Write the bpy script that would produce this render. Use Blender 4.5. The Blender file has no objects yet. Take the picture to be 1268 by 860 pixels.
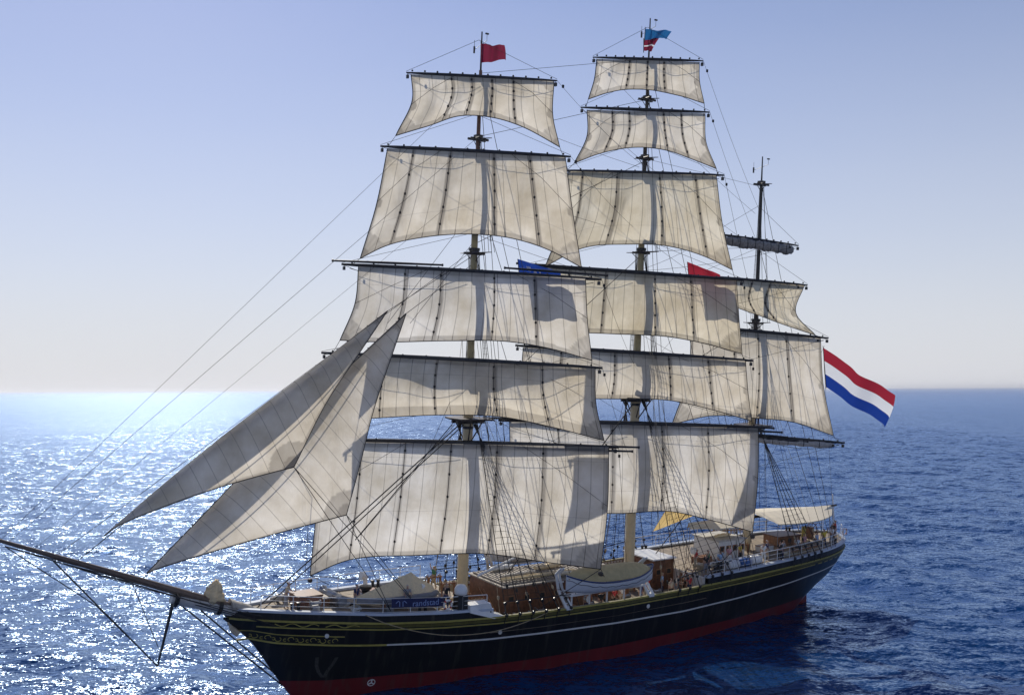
import bpy, math, random
import numpy as np
from mathutils import Matrix, Vector
random.seed(7); np.random.seed(7)
R_ = math.radians
scene = bpy.context.scene
COL = scene.collection

# ---------------------------------------------------------------- camera
FPX, EYE = 1257.0, 20.3
roll = math.atan(6/1268.); pitch = math.atan(52/FPX)
fw = np.array([0, math.cos(pitch), math.sin(pitch)]); rt0 = np.array([1., 0, 0]); up0 = np.cross(rt0, fw)
rt = math.cos(roll)*rt0-math.sin(roll)*up0; up = math.sin(roll)*rt0+math.cos(roll)*up0
cd = bpy.data.cameras.new('camera'); cam = bpy.data.objects.new('camera', cd); COL.objects.link(cam)
cd.sensor_width = 36; cd.lens = 36*FPX/1268; cd.clip_end = 200000; cd.clip_start = .5
cam.matrix_world = Matrix(((rt[0], up[0], -fw[0], 0), (rt[1], up[1], -fw[1], 0), (rt[2], up[2], -fw[2], EYE), (0, 0, 0, 1)))
scene.camera = cam

# ---------------------------------------------------------------- light
SUN_AZ, SUN_EL = R_(-20), R_(39)          # azimuth from +Y, clockwise
world = bpy.data.worlds.new('World'); scene.world = world; world.use_nodes = True
nt = world.node_tree; bg = nt.nodes['Background']
sky = nt.nodes.new('ShaderNodeTexSky'); sky.sky_type = 'NISHITA'; sky.sun_disc = False
sky.sun_elevation = SUN_EL; sky.sun_rotation = SUN_AZ
sky.altitude = 0; sky.air_density = 1.0; sky.dust_density = .25; sky.ozone_density = 3.0
# maritime haze: the low sky pales to white all round the horizon
_tc = nt.nodes.new('ShaderNodeTexCoord'); _sp = nt.nodes.new('ShaderNodeSeparateXYZ'); _rp = nt.nodes.new('ShaderNodeValToRGB'); _mx = nt.nodes.new('ShaderNodeMix'); _mx.data_type = 'RGBA'
_cm = nt.nodes.new('ShaderNodeMapping'); _cm.inputs['Scale'].default_value = (2.2, 2.2, 9); _cn = nt.nodes.new('ShaderNodeTexNoise'); _cn.inputs['Detail'].default_value = 5; _cn.inputs['Scale'].default_value = 1.3
_ca = nt.nodes.new('ShaderNodeMath'); _ca.operation = 'MULTIPLY_ADD'; _ca.inputs[1].default_value = -.05
nt.links.new(_tc.outputs['Generated'], _sp.inputs[0]); nt.links.new(_tc.outputs['Generated'], _cm.inputs[0]); nt.links.new(_cm.outputs[0], _cn.inputs['Vector'])
nt.links.new(_cn.outputs[0], _ca.inputs[0]); _cb = nt.nodes.new('ShaderNodeMath'); _cb.inputs[1].default_value = .025; nt.links.new(_sp.outputs[2], _cb.inputs[0]); nt.links.new(_cb.outputs[0], _ca.inputs[2]); nt.links.new(_ca.outputs[0], _rp.inputs[0])
_e = _rp.color_ramp.elements; _e[0].position = 0; _e[0].color = (.93,)*3+(1,); _e[1].position = .6; _e[1].color = (.0,)*3+(1,)
for _p, _v in ((.06, .82), (.145, .6), (.25, .36), (.37, .16)): _q = _e.new(_p); _q.color = (_v,)*3+(1,)
nt.links.new(_rp.outputs[0], _mx.inputs[0]); _tn = nt.nodes.new('ShaderNodeMix'); _tn.data_type = 'RGBA'; _tn.blend_type = 'MULTIPLY'; _tn.inputs[0].default_value = 1; 
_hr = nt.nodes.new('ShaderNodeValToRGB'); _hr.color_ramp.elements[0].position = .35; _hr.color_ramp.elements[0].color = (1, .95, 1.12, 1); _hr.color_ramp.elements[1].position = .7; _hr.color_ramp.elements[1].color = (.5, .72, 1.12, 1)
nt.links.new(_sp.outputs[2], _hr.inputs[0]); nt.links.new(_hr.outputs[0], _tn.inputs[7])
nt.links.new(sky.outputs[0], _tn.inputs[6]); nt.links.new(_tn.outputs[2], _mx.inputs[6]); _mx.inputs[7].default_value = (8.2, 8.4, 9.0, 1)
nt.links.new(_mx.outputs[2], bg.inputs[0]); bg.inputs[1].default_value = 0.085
sd = bpy.data.lights.new('sun', 'SUN'); so = bpy.data.objects.new('sun', sd); COL.objects.link(so)
sd.energy = 4.0; sd.angle = R_(.55); sd.color = (1, .93, .81)
sdir = Vector((math.sin(SUN_AZ)*math.cos(SUN_EL), math.cos(SUN_AZ)*math.cos(SUN_EL), math.sin(SUN_EL)))
so.rotation_euler = sdir.to_track_quat('Z', 'Y').to_euler(); so.location = sdir*300
vs = scene.view_settings; vs.view_transform = 'Standard'; vs.look = 'None'; vs.exposure = 0.0; vs.gamma = 1; vs.use_curve_mapping = False

# ---------------------------------------------------------------- ship frame
TH, HEEL = R_(34.3), R_(4.2)
aft = np.array([math.cos(TH), math.sin(TH), 0]); port = np.array([math.sin(TH), -math.cos(TH), 0])
rootp = np.array([-19.1, 65.3, 0])+aft*30
c, s = math.cos(-HEEL), math.sin(-HEEL)
RM = np.column_stack([-aft, port, [0, 0, 1]])@np.array([[1, 0, 0], [0, c, -s], [0, s, c]])
M = Matrix([list(RM[i])+[rootp[i]] for i in range(3)]+[[0, 0, 0, 1]])
eye = RM.T@(np.array([0, 0, EYE])-rootp)
def U(x, y, p0, n):                        # a sight line met with a real plane of the ship
    d = RM.T@(fw+rt*(x-634)/FPX+up*(430-y)/FPX)
    return eye+d*(np.dot(np.array(p0, float)-eye, n)/np.dot(d, n))
def CP(x, y, Y=0.): return U(x, y, (0, Y, 0), (0, 1, 0))

# ---------------------------------------------------------------- materials
MATS = {}
def mat(name, col, rough=.6, var=.12, scale=3., metal=0., bump=0., coat=0., col2=None, spec=.5):
    if name in MATS: return MATS[name]
    m = bpy.data.materials.new(name); m.use_nodes = True; MATS[name] = m
    t = m.node_tree; N = t.nodes; L = t.links; b = N['Principled BSDF']
    tc = N.new('ShaderNodeTexCoord'); nz = N.new('ShaderNodeTexNoise'); nz.inputs['Scale'].default_value = scale
    nz.inputs['Detail'].default_value = 6; L.new(tc.outputs['Object'], nz.inputs['Vector'])
    rp = N.new('ShaderNodeValToRGB'); rp.color_ramp.elements[0].position = .3; rp.color_ramp.elements[1].position = .7
    a = [max(0, x*(1-var)) for x in col]; d = [min(1, x*(1+var)) for x in (col2 or col)]
    rp.color_ramp.elements[0].color = (*a, 1); rp.color_ramp.elements[1].color = (*d, 1)
    L.new(nz.outputs['Fac'], rp.inputs[0]); L.new(rp.outputs[0], b.inputs['Base Color'])
    b.inputs['Roughness'].default_value = rough; b.inputs['Metallic'].default_value = metal
    b.inputs['Coat Weight'].default_value = coat; b.inputs['Specular IOR Level'].default_value = spec
    if bump:
        bp = N.new('ShaderNodeBump'); bp.inputs['Strength'].default_value = bump; bp.inputs['Distance'].default_value = .02
        L.new(nz.outputs['Fac'], bp.inputs['Height']); L.new(bp.outputs[0], b.inputs['Normal'])
    return m
WHITE = mat('white_paint', (.74, .74, .72), .4, .06)
CREAM = mat('cream_paint', (.62, .5, .3), .5, .08)
SPAR = mat('spar_brown', (.055, .04, .03), .45, .3, 2)
YARD = mat('yard_black', (.022, .022, .024), .4, .3, 2)
VARN = mat('varnished_wood', (.28, .13, .06), .35, .3, 4)
MAHOG = mat('mahogany', (.16, .07, .035), .4, .35, 4)
DECK = mat('teak_deck', (.3, .24, .17), .75, .15, 6)
ROPE = mat('tarred_rope', (.03, .027, .025), .8, .2)
MANILA = mat('manila_rope', (.42, .34, .22), .85, .2)
GOLD = mat('gold_leaf', (.42, .36, .09), .45, .15)
STEEL = mat('grey_steel', (.3, .31, .33), .4, .1, metal=.6)
BLACKP = mat('black_paint', (.015, .016, .018), .35, .2)
CANVAS = mat('beige_canvas', (.78, .62, .38), .8, .1, 8, bump=.3)
AWN = mat('awning_canvas', (.74, .66, .5), .8, .05)
YELC = mat('ochre_canvas', (.5, .38, .13), .8, .1)
REDP = mat('red_paint', (.4, .03, .03), .5, .1)
BLUEP = mat('blue_cover', (.04, .12, .35), .6, .15)
GREYB = mat('grey_boat_paint', (.62, .64, .67), .5, .06)
NAVYP = mat('navy_paint', (.02, .04, .14), .4, .1)
HULLW = mat('stripe_white', (.7, .7, .68), .4, .05)

def hull_material():
    m = bpy.data.materials.new('hull_paint'); m.use_nodes = True; t = m.node_tree; N = t.nodes; L = t.links; b = N['Principled BSDF']
    tc = N.new('ShaderNodeTexCoord'); sp = N.new('ShaderNodeSeparateXYZ'); L.new(tc.outputs['Object'], sp.inputs[0])
    gt = N.new('ShaderNodeMath'); gt.operation = 'GREATER_THAN'; gt.inputs[1].default_value = 1.27; L.new(sp.outputs[2], gt.inputs[0])
    nz = N.new('ShaderNodeTexNoise'); nz.inputs['Scale'].default_value = .7; nz.inputs['Detail'].default_value = 8
    mp = N.new('ShaderNodeMapping'); mp.inputs['Scale'].default_value = (1, 1, .25); L.new(tc.outputs['Object'], mp.inputs[0]); L.new(mp.outputs[0], nz.inputs['Vector'])
    r1 = N.new('ShaderNodeValToRGB'); r1.color_ramp.elements[0].color = (.09, .01, .013, 1); r1.color_ramp.elements[1].color = (.2, .02, .025, 1)
    r2 = N.new('ShaderNodeValToRGB'); r2.color_ramp.elements[0].color = (.004, .005, .007, 1); r2.color_ramp.elements[1].color = (.01, .012, .016, 1)
    L.new(nz.outputs[0], r1.inputs[0]); L.new(nz.outputs[0], r2.inputs[0])
    mx = N.new('ShaderNodeMix'); mx.data_type = 'RGBA'; L.new(gt.outputs[0], mx.inputs[0]); L.new(r1.outputs[0], mx.inputs[6]); L.new(r2.outputs[0], mx.inputs[7])
    L.new(mx.outputs[2], b.inputs['Base Color']); b.inputs['Roughness'].default_value = .36; b.inputs['Specular IOR Level'].default_value = .32
    # salt and rust runs down the plating
    m3 = N.new('ShaderNodeMapping'); m3.inputs['Scale'].default_value = (2.6, 1, .16); L.new(tc.outputs['Object'], m3.inputs[0]); n3 = N.new('ShaderNodeTexNoise'); n3.inputs['Scale'].default_value = 1.1; n3.inputs['Detail'].default_value = 7; L.new(m3.outputs[0], n3.inputs['Vector'])
    r3 = N.new('ShaderNodeValToRGB'); r3.color_ramp.elements[0].position = .53; r3.color_ramp.elements[0].color = (0, 0, 0, 1); r3.color_ramp.elements[1].position = .8; r3.color_ramp.elements[1].color = (.55, .55, .55, 1); L.new(n3.outputs[0], r3.inputs[0])
    mw = N.new('ShaderNodeMix'); mw.data_type = 'RGBA'; L.new(r3.outputs[0], mw.inputs[0]); L.new(mx.outputs[2], mw.inputs[6]); mw.inputs[7].default_value = (.075, .07, .062, 1); L.new(mw.outputs[2], b.inputs['Base Color'])
    # plating seams and faint ripples
    n2 = N.new('ShaderNodeTexNoise'); n2.inputs['Scale'].default_value = .9; L.new(tc.outputs['Object'], n2.inputs['Vector'])
    bp = N.new('ShaderNodeBump'); bp.inputs['Strength'].default_value = .35; bp.inputs['Distance'].default_value = .03
    L.new(n2.outputs[0], bp.inputs['Height']); L.new(bp.outputs[0], b.inputs['Normal'])
    return m
HULL = hull_material()

def sail_material(name, col, seam=.92, seam_axis=0, tr=.7, cross=.4, sw=.55):
    m = bpy.data.materials.new(name); m.use_nodes = True; t = m.node_tree; N = t.nodes; L = t.links
    N.remove(N['Principled BSDF']); out = N['Material Output']
    uv = N.new('ShaderNodeUVMap'); uv.uv_map = 'cloth'; sp = N.new('ShaderNodeSeparateXYZ'); L.new(uv.outputs[0], sp.inputs[0])
    def math_(op, a, b=None):
        n = N.new('ShaderNodeMath'); n.operation = op
        for i, v in enumerate([a, b]):
            if v is None: continue
            if hasattr(v, 'links'): L.new(v, n.inputs[i])
            else: n.inputs[i].default_value = v
        return n.outputs[0]
    w = sp.outputs[seam_axis]
    fr = math_('FRACT', math_('DIVIDE', math_('ADD', w, 100.*seam), seam))
    sm = math_('LESS_THAN', fr, .055/seam)
    fv = math_('FRACT', math_('DIVIDE', math_('ADD', sp.outputs[1-seam_axis], 100.), 4.6))
    sm2 = math_('MULTIPLY', math_('LESS_THAN', fv, .012), .6)
    at = N.new('ShaderNodeAttribute'); at.attribute_name = 'doubling'; dbl = at.outputs['Fac']
    tc = N.new('ShaderNodeTexCoord')
    nz = N.new('ShaderNodeTexNoise'); nz.inputs['Scale'].default_value = .35; nz.inputs['Detail'].default_value = 7; nz.inputs['Roughness'].default_value = .6
    L.new(tc.outputs['Object'], nz.inputs['Vector'])
    d = math_('MINIMUM', math_('ADD', math_('ADD', dbl, math_('MULTIPLY', sm, sw)), math_('MULTIPLY', sm2, cross)), 1.0)
    rp = N.new('ShaderNodeValToRGB'); e = rp.color_ramp.elements; e[0].position = .3; e[1].position = .68
    e[0].color = (col[0]*.7, col[1]*.66, col[2]*.58, 1); e[1].color = (*[min(.95, x*1.06) for x in col], 1)
    L.new(nz.outputs[0], rp.inputs[0])
    mx = N.new('ShaderNodeMix'); mx.data_type = 'RGBA'; L.new(d, mx.inputs[0]); L.new(rp.outputs[0], mx.inputs[6])
    mx.inputs[7].default_value = (col[0]*.26, col[1]*.25, col[2]*.25, 1)
    n2 = N.new('ShaderNodeTexNoise'); n2.inputs['Scale'].default_value = .8; n2.inputs['Detail'].default_value = 4; n2.inputs['Distortion'].default_value = .6
    mp = N.new('ShaderNodeMapping'); mp.inputs['Scale'].default_value = (1, 1, .35); L.new(tc.outputs['Object'], mp.inputs[0]); L.new(mp.outputs[0], n2.inputs['Vector'])
    bp = N.new('ShaderNodeBump'); bp.inputs['Strength'].default_value = .9; bp.inputs['Distance'].default_value = .2
    L.new(n2.outputs[0], bp.inputs['Height'])
    df = N.new('ShaderNodeBsdfDiffuse'); tl = N.new('ShaderNodeBsdfTranslucent'); ms = N.new('ShaderNodeMixShader')
    cl = N.new('ShaderNodeMix'); cl.data_type = 'RGBA'; cl.blend_type = 'MULTIPLY'; cl.inputs[0].default_value = 1
    L.new(mx.outputs[2], cl.inputs[6]); cl.inputs[7].default_value = (1.0, .97, .91, 1)
    L.new(mx.outputs[2], df.inputs[0]); L.new(cl.outputs[2], tl.inputs[0])
    L.new(bp.outputs[0], df.inputs['Normal']); L.new(bp.outputs[0], tl.inputs['Normal'])
    ms.inputs[0].default_value = tr; L.new(df.outputs[0], ms.inputs[1]); L.new(tl.outputs[0], ms.inputs[2]); L.new(ms.outputs[0], out.inputs[0])
    MATS[name] = m; return m
SAIL = sail_material('sailcloth_cream', (.72, .69, .635))
SAILW = sail_material('sailcloth_white', (.72, .715, .71))
SAILY = sail_material('sailcloth_weathered', (.7, .66, .56), seam=.8)
JIBM = sail_material('jib_cloth', (.72, .7, .67), seam=1.25, seam_axis=1, cross=0., sw=.5)
def flag_mat(name, col):
    m = bpy.data.materials.new(name); m.use_nodes = True; t = m.node_tree; N = t.nodes; L = t.links; N.remove(N['Principled BSDF'])
    tc = N.new('ShaderNodeTexCoord'); nz = N.new('ShaderNodeTexNoise'); nz.inputs['Scale'].default_value = 30; L.new(tc.outputs['Object'], nz.inputs['Vector'])
    mx = N.new('ShaderNodeMix'); mx.data_type = 'RGBA'; L.new(nz.outputs[0], mx.inputs[0]); mx.inputs[6].default_value = (*[x*.9 for x in col], 1); mx.inputs[7].default_value = (*[min(1, x*1.1) for x in col], 1)
    df = N.new('ShaderNodeBsdfDiffuse'); tl = N.new('ShaderNodeBsdfTranslucent'); ms = N.new('ShaderNodeMixShader'); ms.inputs[0].default_value = .5
    L.new(mx.outputs[2], df.inputs[0]); L.new(mx.outputs[2], tl.inputs[0]); L.new(df.outputs[0], ms.inputs[1]); L.new(tl.outputs[0], ms.inputs[2]); L.new(ms.outputs[0], N['Material Output'].inputs[0])
    return m
FRED = flag_mat('flag_red', (.36, .025, .045)); FMAR = flag_mat('flag_maroon', (.2, .02, .05)); FWHI = flag_mat('flag_white', (.8, .8, .8)); FBLU = flag_mat('flag_blue', (.015, .05, .28)); FCYA = flag_mat('flag_pale_blue', (.02, .13, .32))

# ---------------------------------------------------------------- helpers
class MB:
    def __init__(s): s.v = []; s.f = []; s.m = []; s.mi = 0
    def box(s, c, d, ax=None):
        ax = np.eye(3) if ax is None else np.array(ax, float); c = np.array(c, float); n = len(s.v); h = np.array(d)/2
        for i in (-1, 1):
            for j in (-1, 1):
                for k in (-1, 1): s.v.append(c+ax[0]*h[0]*i+ax[1]*h[1]*j+ax[2]*h[2]*k)
        for q in ((0, 1, 3, 2), (4, 6, 7, 5), (0, 4, 5, 1), (2, 3, 7, 6), (0, 2, 6, 4), (1, 5, 7, 3)): s.f.append([n+i for i in q]); s.m.append(s.mi)
    def tube(s, pts, rad, k=6, cap=True):
        pts = [np.array(p, float) for p in pts]; n0 = len(s.v)
        if not hasattr(rad, '__len__'): rad = [rad]*len(pts)
        ref = None
        for i, p in enumerate(pts):
            d = pts[min(i+1, len(pts)-1)]-pts[max(i-1, 0)]; d = d/(np.linalg.norm(d)+1e-9)
            if ref is None: ref = np.array([0, 0, 1.]) if abs(d[2]) < .9 else np.array([1., 0, 0])
            a = np.cross(d, ref); a /= np.linalg.norm(a)+1e-9; b = np.cross(a, d); ref = b
            for j in range(k):
                t = 2*math.pi*j/k; s.v.append(p+rad[i]*(a*math.cos(t)+b*math.sin(t)))
        for i in range(len(pts)-1):
            for j in range(k):
                q = n0+i*k; s.f.append([q+j, q+(j+1) % k, q+k+(j+1) % k, q+k+j]); s.m.append(s.mi)
        if cap:
            s.f.append([n0+j for j in range(k)][::-1]); s.m.append(s.mi); q = n0+(len(pts)-1)*k; s.f.append([q+j for j in range(k)]); s.m.append(s.mi)
    def lathe(s, c, prof, k=12, axis=(0, 0, 1)):
        ax = np.array(axis, float); ax /= np.linalg.norm(ax); c = np.array(c, float); n0 = len(s.v)
        ref = np.array([1., 0, 0]) if abs(ax[0]) < .9 else np.array([0, 1., 0]); a = np.cross(ax, ref); a /= np.linalg.norm(a); b = np.cross(ax, a)
        for r, z in prof:
            for j in range(k): t = 2*math.pi*j/k; s.v.append(c+ax*z+max(r, 1e-3)*(a*math.cos(t)+b*math.sin(t)))
        m = len(prof)
        for i in range(m-1):
            for j in range(k): q = n0+i*k; s.f.append([q+j, q+(j+1) % k, q+k+(j+1) % k, q+k+j]); s.m.append(s.mi)
        s.f.append([n0+j for j in range(k)][::-1]); s.m.append(s.mi); q = n0+(m-1)*k; s.f.append([q+j for j in range(k)]); s.m.append(s.mi)
    def sides(s, name, mats, parent=None, smooth=False):      # the port and the starboard piece as two objects
        out = []
        for sg in (1, -1):
            o = MB(); mp = {}
            for f, m in zip(s.f, s.m):
                if sg*np.mean([s.v[i][1] for i in f]) > 0:
                    for i in f:
                        if i not in mp: mp[i] = len(o.v); o.v.append(s.v[i])
                    o.f.append([mp[i] for i in f]); o.m.append(m)
            if o.f: out.append(o.build(name, mats, parent, smooth=smooth))
        return out[0]
    def grid(s, P, close=False, mi=None):
        P = np.array(P); a, b = P.shape[:2]; n = len(s.v); s.v += list(P.reshape(-1, 3))
        for i in range(a-1):
            for j in range(b-1 if not close else b):
                s.f.append([n+i*b+j, n+i*b+(j+1) % b, n+(i+1)*b+(j+1) % b, n+(i+1)*b+j]); s.m.append(s.mi if mi is None else mi(i, j))
    def poly(s, P): n = len(s.v); s.v += [np.array(p, float) for p in P]; s.f.append(list(range(n, n+len(P)))); s.m.append(s.mi)
    def prism(s, P, thick):                  # polygon extruded by the vector thick
        P = [np.array(p, float) for p in P]; t = np.array(thick, float); n = len(s.v); k = len(P); s.v += P+[p+t for p in P]
        s.f.append(list(range(n, n+k))); s.f.append([n+k+i for i in range(k)][::-1]); s.m += [s.mi]*2
        for i in range(k): s.f.append([n+i, n+(i+1) % k, n+k+(i+1) % k, n+k+i]); s.m.append(s.mi)
    def build(s, name, mats, parent=None, base=(0, 0, 0), smooth=False, top=False):
        me = bpy.data.meshes.new(name); b = np.array(base, float)
        me.from_pydata([tuple(np.array(v)-b) for v in s.v], [], s.f)
        for m in (mats if isinstance(mats, (list, tuple)) else [mats]): me.materials.append(m)
        me.polygons.foreach_set('material_index', s.m)
        if smooth: me.polygons.foreach_set('use_smooth', [True]*len(s.f))
        me.update(); o = bpy.data.objects.new(name, me); COL.objects.link(o)
        if parent is not None: o.parent = parent
        if top: o.matrix_world = M@Matrix.Translation(Vector(base))
        return o
def tag(o, label=None, cat=None, group=None, kind=None):
    for k, v in (('label', label), ('category', cat), ('group', group), ('kind', kind)):
        if v: o[k] = v
    return o
def empty(name, base=(0, 0, 0), onship=True, yaw=0):
    o = bpy.data.objects.new(name, None); COL.objects.link(o); o.empty_display_size = .3
    if onship: o.matrix_world = M@Matrix.Translation(Vector([float(x) for x in base]))@Matrix.Rotation(yaw, 4, 'Z')
    else: o.location = base
    return o
def cr(pts, n):                              # Catmull-Rom through points, n samples by chord length
    P = np.array(pts, float); k = len(P)
    if k == 2: return P[0]+(P[1]-P[0])*np.linspace(0, 1, n)[:, None]
    t = np.r_[0, np.cumsum(np.linalg.norm(np.diff(P, axis=0), axis=1))]; t /= t[-1]
    m = np.gradient(P, t, axis=0); o = []
    for x in np.linspace(0, 1, n):
        i = min(max(np.searchsorted(t, x)-1, 0), k-2); h = t[i+1]-t[i]; u = (x-t[i])/h
        o.append((2*u**3-3*u*u+1)*P[i]+(u**3-2*u*u+u)*h*m[i]+(-2*u**3+3*u*u)*P[i+1]+(u**3-u*u)*h*m[i+1])
    return np.array(o)
def sag(a, b, d, n=8):
    a = np.array(a, float); b = np.array(b, float); t = np.linspace(0, 1, n)[:, None]
    p = a+(b-a)*t; p[:, 2] -= (4*d*t*(1-t))[:, 0]; return p

# ---------------------------------------------------------------- sea
SLOPE = 3.15
def sea():
    rs = np.random.RandomState(3)
    xs = np.linspace(-230, 230, 720); ys = 28+np.cumsum(np.r_[0, .42*1.0032**np.arange(639)])
    X, Y = np.meshgrid(xs, ys); Z = np.zeros_like(X); DX = np.zeros_like(X); DY = np.zeros_like(X)
    wind = R_(200)
    for i in range(70):
        lam = 1.7*1.055**i if i < 45 else rs.uniform(3, 26)
        k = 2*math.pi/lam; th = wind+rs.normal(0, .65); a = .0078*lam**.66*rs.uniform(.4, 1.1)
        if lam > 10: a *= .6
        ph = rs.uniform(0, 6.28); kx, ky = k*math.cos(th), k*math.sin(th); q = kx*X+ky*Y+ph
        Z += a*np.sin(q); DX += -.7*a*math.cos(th)*np.cos(q)*-1; DY += -.7*a*math.sin(th)*np.cos(q)*-1
    e = np.minimum(np.minimum(X+230, 230-X)/40, np.minimum((Y-28)/40, (ys[-1]-Y)/130)).clip(0, 1); e = e*e*(3-2*e)
    Z *= e; V = np.stack([X+DX*e, Y+DY*e, Z], -1)
    nx, ny = len(xs), len(ys)
    idx = np.arange(nx*ny).reshape(ny, nx)
    F = np.stack([idx[:-1, :-1], idx[:-1, 1:], idx[1:, 1:], idx[1:, :-1]], -1).reshape(-1, 4)
    B = 90000.; gx = [-B, -230, 230, B]; gy = [-B, 28, ys[-1], B]
    v2 = [(x, y, 0) for y in gy for x in gx]; n0 = nx*ny
    f2 = [[n0+j*4+i, n0+j*4+i+1, n0+j*4+5+i, n0+j*4+4+i] for j in range(3) for i in range(3) if not (i == 1 and j == 1)]
    V = np.vstack([V.reshape(-1, 3), v2]); F = np.vstack([F, f2])
    me = bpy.data.meshes.new('sea'); me.vertices.add(len(V)); me.vertices.foreach_set('co', V.ravel())
    me.loops.add(F.size); me.loops.foreach_set('vertex_index', F.ravel().astype(np.int32))
    me.polygons.add(len(F)); me.polygons.foreach_set('loop_start', np.arange(0, F.size, 4, dtype=np.int32)); me.polygons.foreach_set('use_smooth', [True]*len(F))
    me.update(calc_edges=True)
    m = bpy.data.materials.new('sea_water'); m.use_nodes = True; t = m.node_tree; N = t.nodes; L = t.links; b = N['Principled BSDF']
    tc = N.new('ShaderNodeTexCoord'); ge = N.new('ShaderNodeNewGeometry'); prev = None
    for sc, stg, det in ((.2, .22, 3), (1.0, .42, 5), (4.5, .46, 4)):
        mp = N.new('ShaderNodeMapping'); mp.inputs['Scale'].default_value = (sc*.62, sc*1.3, sc); mp.inputs['Rotation'].default_value = (0, 0, R_(12)); mp.inputs['Location'].default_value = (sc*31, 7, 0)
        L.new(tc.outputs['Object'], mp.inputs[0])
        n = N.new('ShaderNodeTexNoise'); n.inputs['Scale'].default_value = 1; n.inputs['Detail'].default_value = det; n.inputs['Roughness'].default_value = .58; n.inputs['Distortion'].default_value = .2
        L.new(mp.outputs[0], n.inputs['Vector'])
        sb = N.new('ShaderNodeVectorMath'); sb.operation = 'SUBTRACT'; sb.inputs[1].default_value = (.5, .5, .5); L.new(n.outputs['Color'], sb.inputs[0])
        ml = N.new('ShaderNodeVectorMath'); ml.operation = 'MULTIPLY'; ml.inputs[1].default_value = (stg*.85*SLOPE, stg*1.15*SLOPE, 0); L.new(sb.outputs[0], ml.inputs[0])
        ad = N.new('ShaderNodeVectorMath'); ad.operation = 'ADD'; L.new(ml.outputs[0], ad.inputs[0]); L.new(prev or ge.outputs['Normal'], ad.inputs[1]); prev = ad.outputs[0]
    # the mean slope eases off far out, where steep facets hide behind their neighbours
    dz_ = N.new('ShaderNodeVectorMath'); dz_.operation = 'DISTANCE'; L.new(ge.outputs['Position'], dz_.inputs[0]); dz_.inputs[1].default_value = (0, 90, 0)
    m2 = N.new('ShaderNodeMapRange'); L.new(dz_.outputs['Value'], m2.inputs[0])
    for k_, v_ in zip((1, 2, 3, 4), (150, 1500, 0, .75)): m2.inputs[k_].default_value = v_
    cz = N.new('ShaderNodeCombineXYZ'); L.new(m2.outputs[0], cz.inputs[2]); az = N.new('ShaderNodeVectorMath'); L.new(prev, az.inputs[0]); L.new(cz.outputs[0], az.inputs[1]); prev = az.outputs[0]
    nm = N.new('ShaderNodeVectorMath'); nm.operation = 'NORMALIZE'; L.new(prev, nm.inputs[0]); 
    # unresolved far waves become microfacet roughness with distance from the ship
    ds = N.new('ShaderNodeVectorMath'); ds.operation = 'DISTANCE'; L.new(ge.outputs['Position'], ds.inputs[0]); ds.inputs[1].default_value = (0, 90, 0)
    mr = N.new('ShaderNodeMapRange'); mr.interpolation_type = 'SMOOTHSTEP'; L.new(ds.outputs['Value'], mr.inputs[0])
    for k_, v_ in zip((1, 2, 3, 4), (60, 600, .17, .21)): mr.inputs[k_].default_value = v_
    N.remove(b); gl = N.new('ShaderNodeBsdfGlossy'); df = N.new('ShaderNodeBsdfDiffuse'); ms = N.new('ShaderNodeMixShader'); fr = N.new('ShaderNodeFresnel'); fr.inputs[0].default_value = 1.34
    gl.inputs[0].default_value = (.53, .69, .95, 1); df.inputs[0].default_value = (.003, .035, .125, 1)
    L.new(mr.outputs[0], gl.inputs['Roughness'])
    for n_ in (gl, df, fr): L.new(nm.outputs[0], n_.inputs['Normal'])
    L.new(fr.outputs[0], ms.inputs[0]); L.new(df.outputs[0], ms.inputs[1]); L.new(gl.outputs[0], ms.inputs[2]); L.new(ms.outputs[0], N['Material Output'].inputs[0])
    me.materials.append(m)
    o = bpy.data.objects.new('sea', me); COL.objects.link(o); tag(o, kind='structure')
sea()

def haze():
    mb = MB(); mb.box((0, 0, 29), (60000, 60000, 62)); m = bpy.data.materials.new('sea_haze'); m.use_nodes = True; t = m.node_tree; N = t.nodes
    N.remove(N['Principled BSDF']); v = N.new('ShaderNodeVolumePrincipled'); v.inputs['Color'].default_value = (.93, .95, 1, 1); v.inputs['Density'].default_value = HAZE; v.inputs['Anisotropy'].default_value = .5
    t.links.new(v.outputs[0], N['Material Output'].inputs['Volume']); o = mb.build('haze', m); tag(o, kind='stuff')
HAZE = 6e-5
haze()
# ---------------------------------------------------------------- the ship
ship = empty('sailing_ship'); tag(ship, 'three masted black clipper ship under full cream square sails on blue sea', 'ship')
XS = [-30.4, -30.1, -29.3, -28.2, -27.2, -26.2, -25.3, -24, -20, -13, -6, 1, 8, 12, 16, 20, 23, 25.5, 27.5, 28.6, 29.5]
YR = [.3, 1.2, 2.2, 2.95, 3.4, 3.75, 4.0, 4.3, 4.8, 5.15, 5.25, 5.25, 5.15, 4.95, 4.5, 3.7, 2.8, 1.9, 1.05, .55, .05]
ZR = [5.75, 5.7, 5.62, 5.56, 5.53, 5.5, 5.47, 5.42, 5.3, 5.06, 4.84, 4.73, 4.79, 4.87, 5.0, 5.2, 5.42, 5.58, 5.72, 5.8, 5.9]
PP = [.5, .5, .5, .5, .5, .6, .7, .9, .85, .5, .3, .2, .28, .4, .55, .75, .85, .9, .95, 1, 1]
ZB = [4.7, 4.1, 3.3, 2.6, 1.9, 1.2, .3, -1.3, -3, -3.5, -3.5, -3.5, -3.5, -3.5, -3.5, -3, -2.2, 1.0, 3.95, 5.1, 5.8]
YE_X = XS; I = np.interp
def zrail(X): return float(I(X, XS, ZR))
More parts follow.
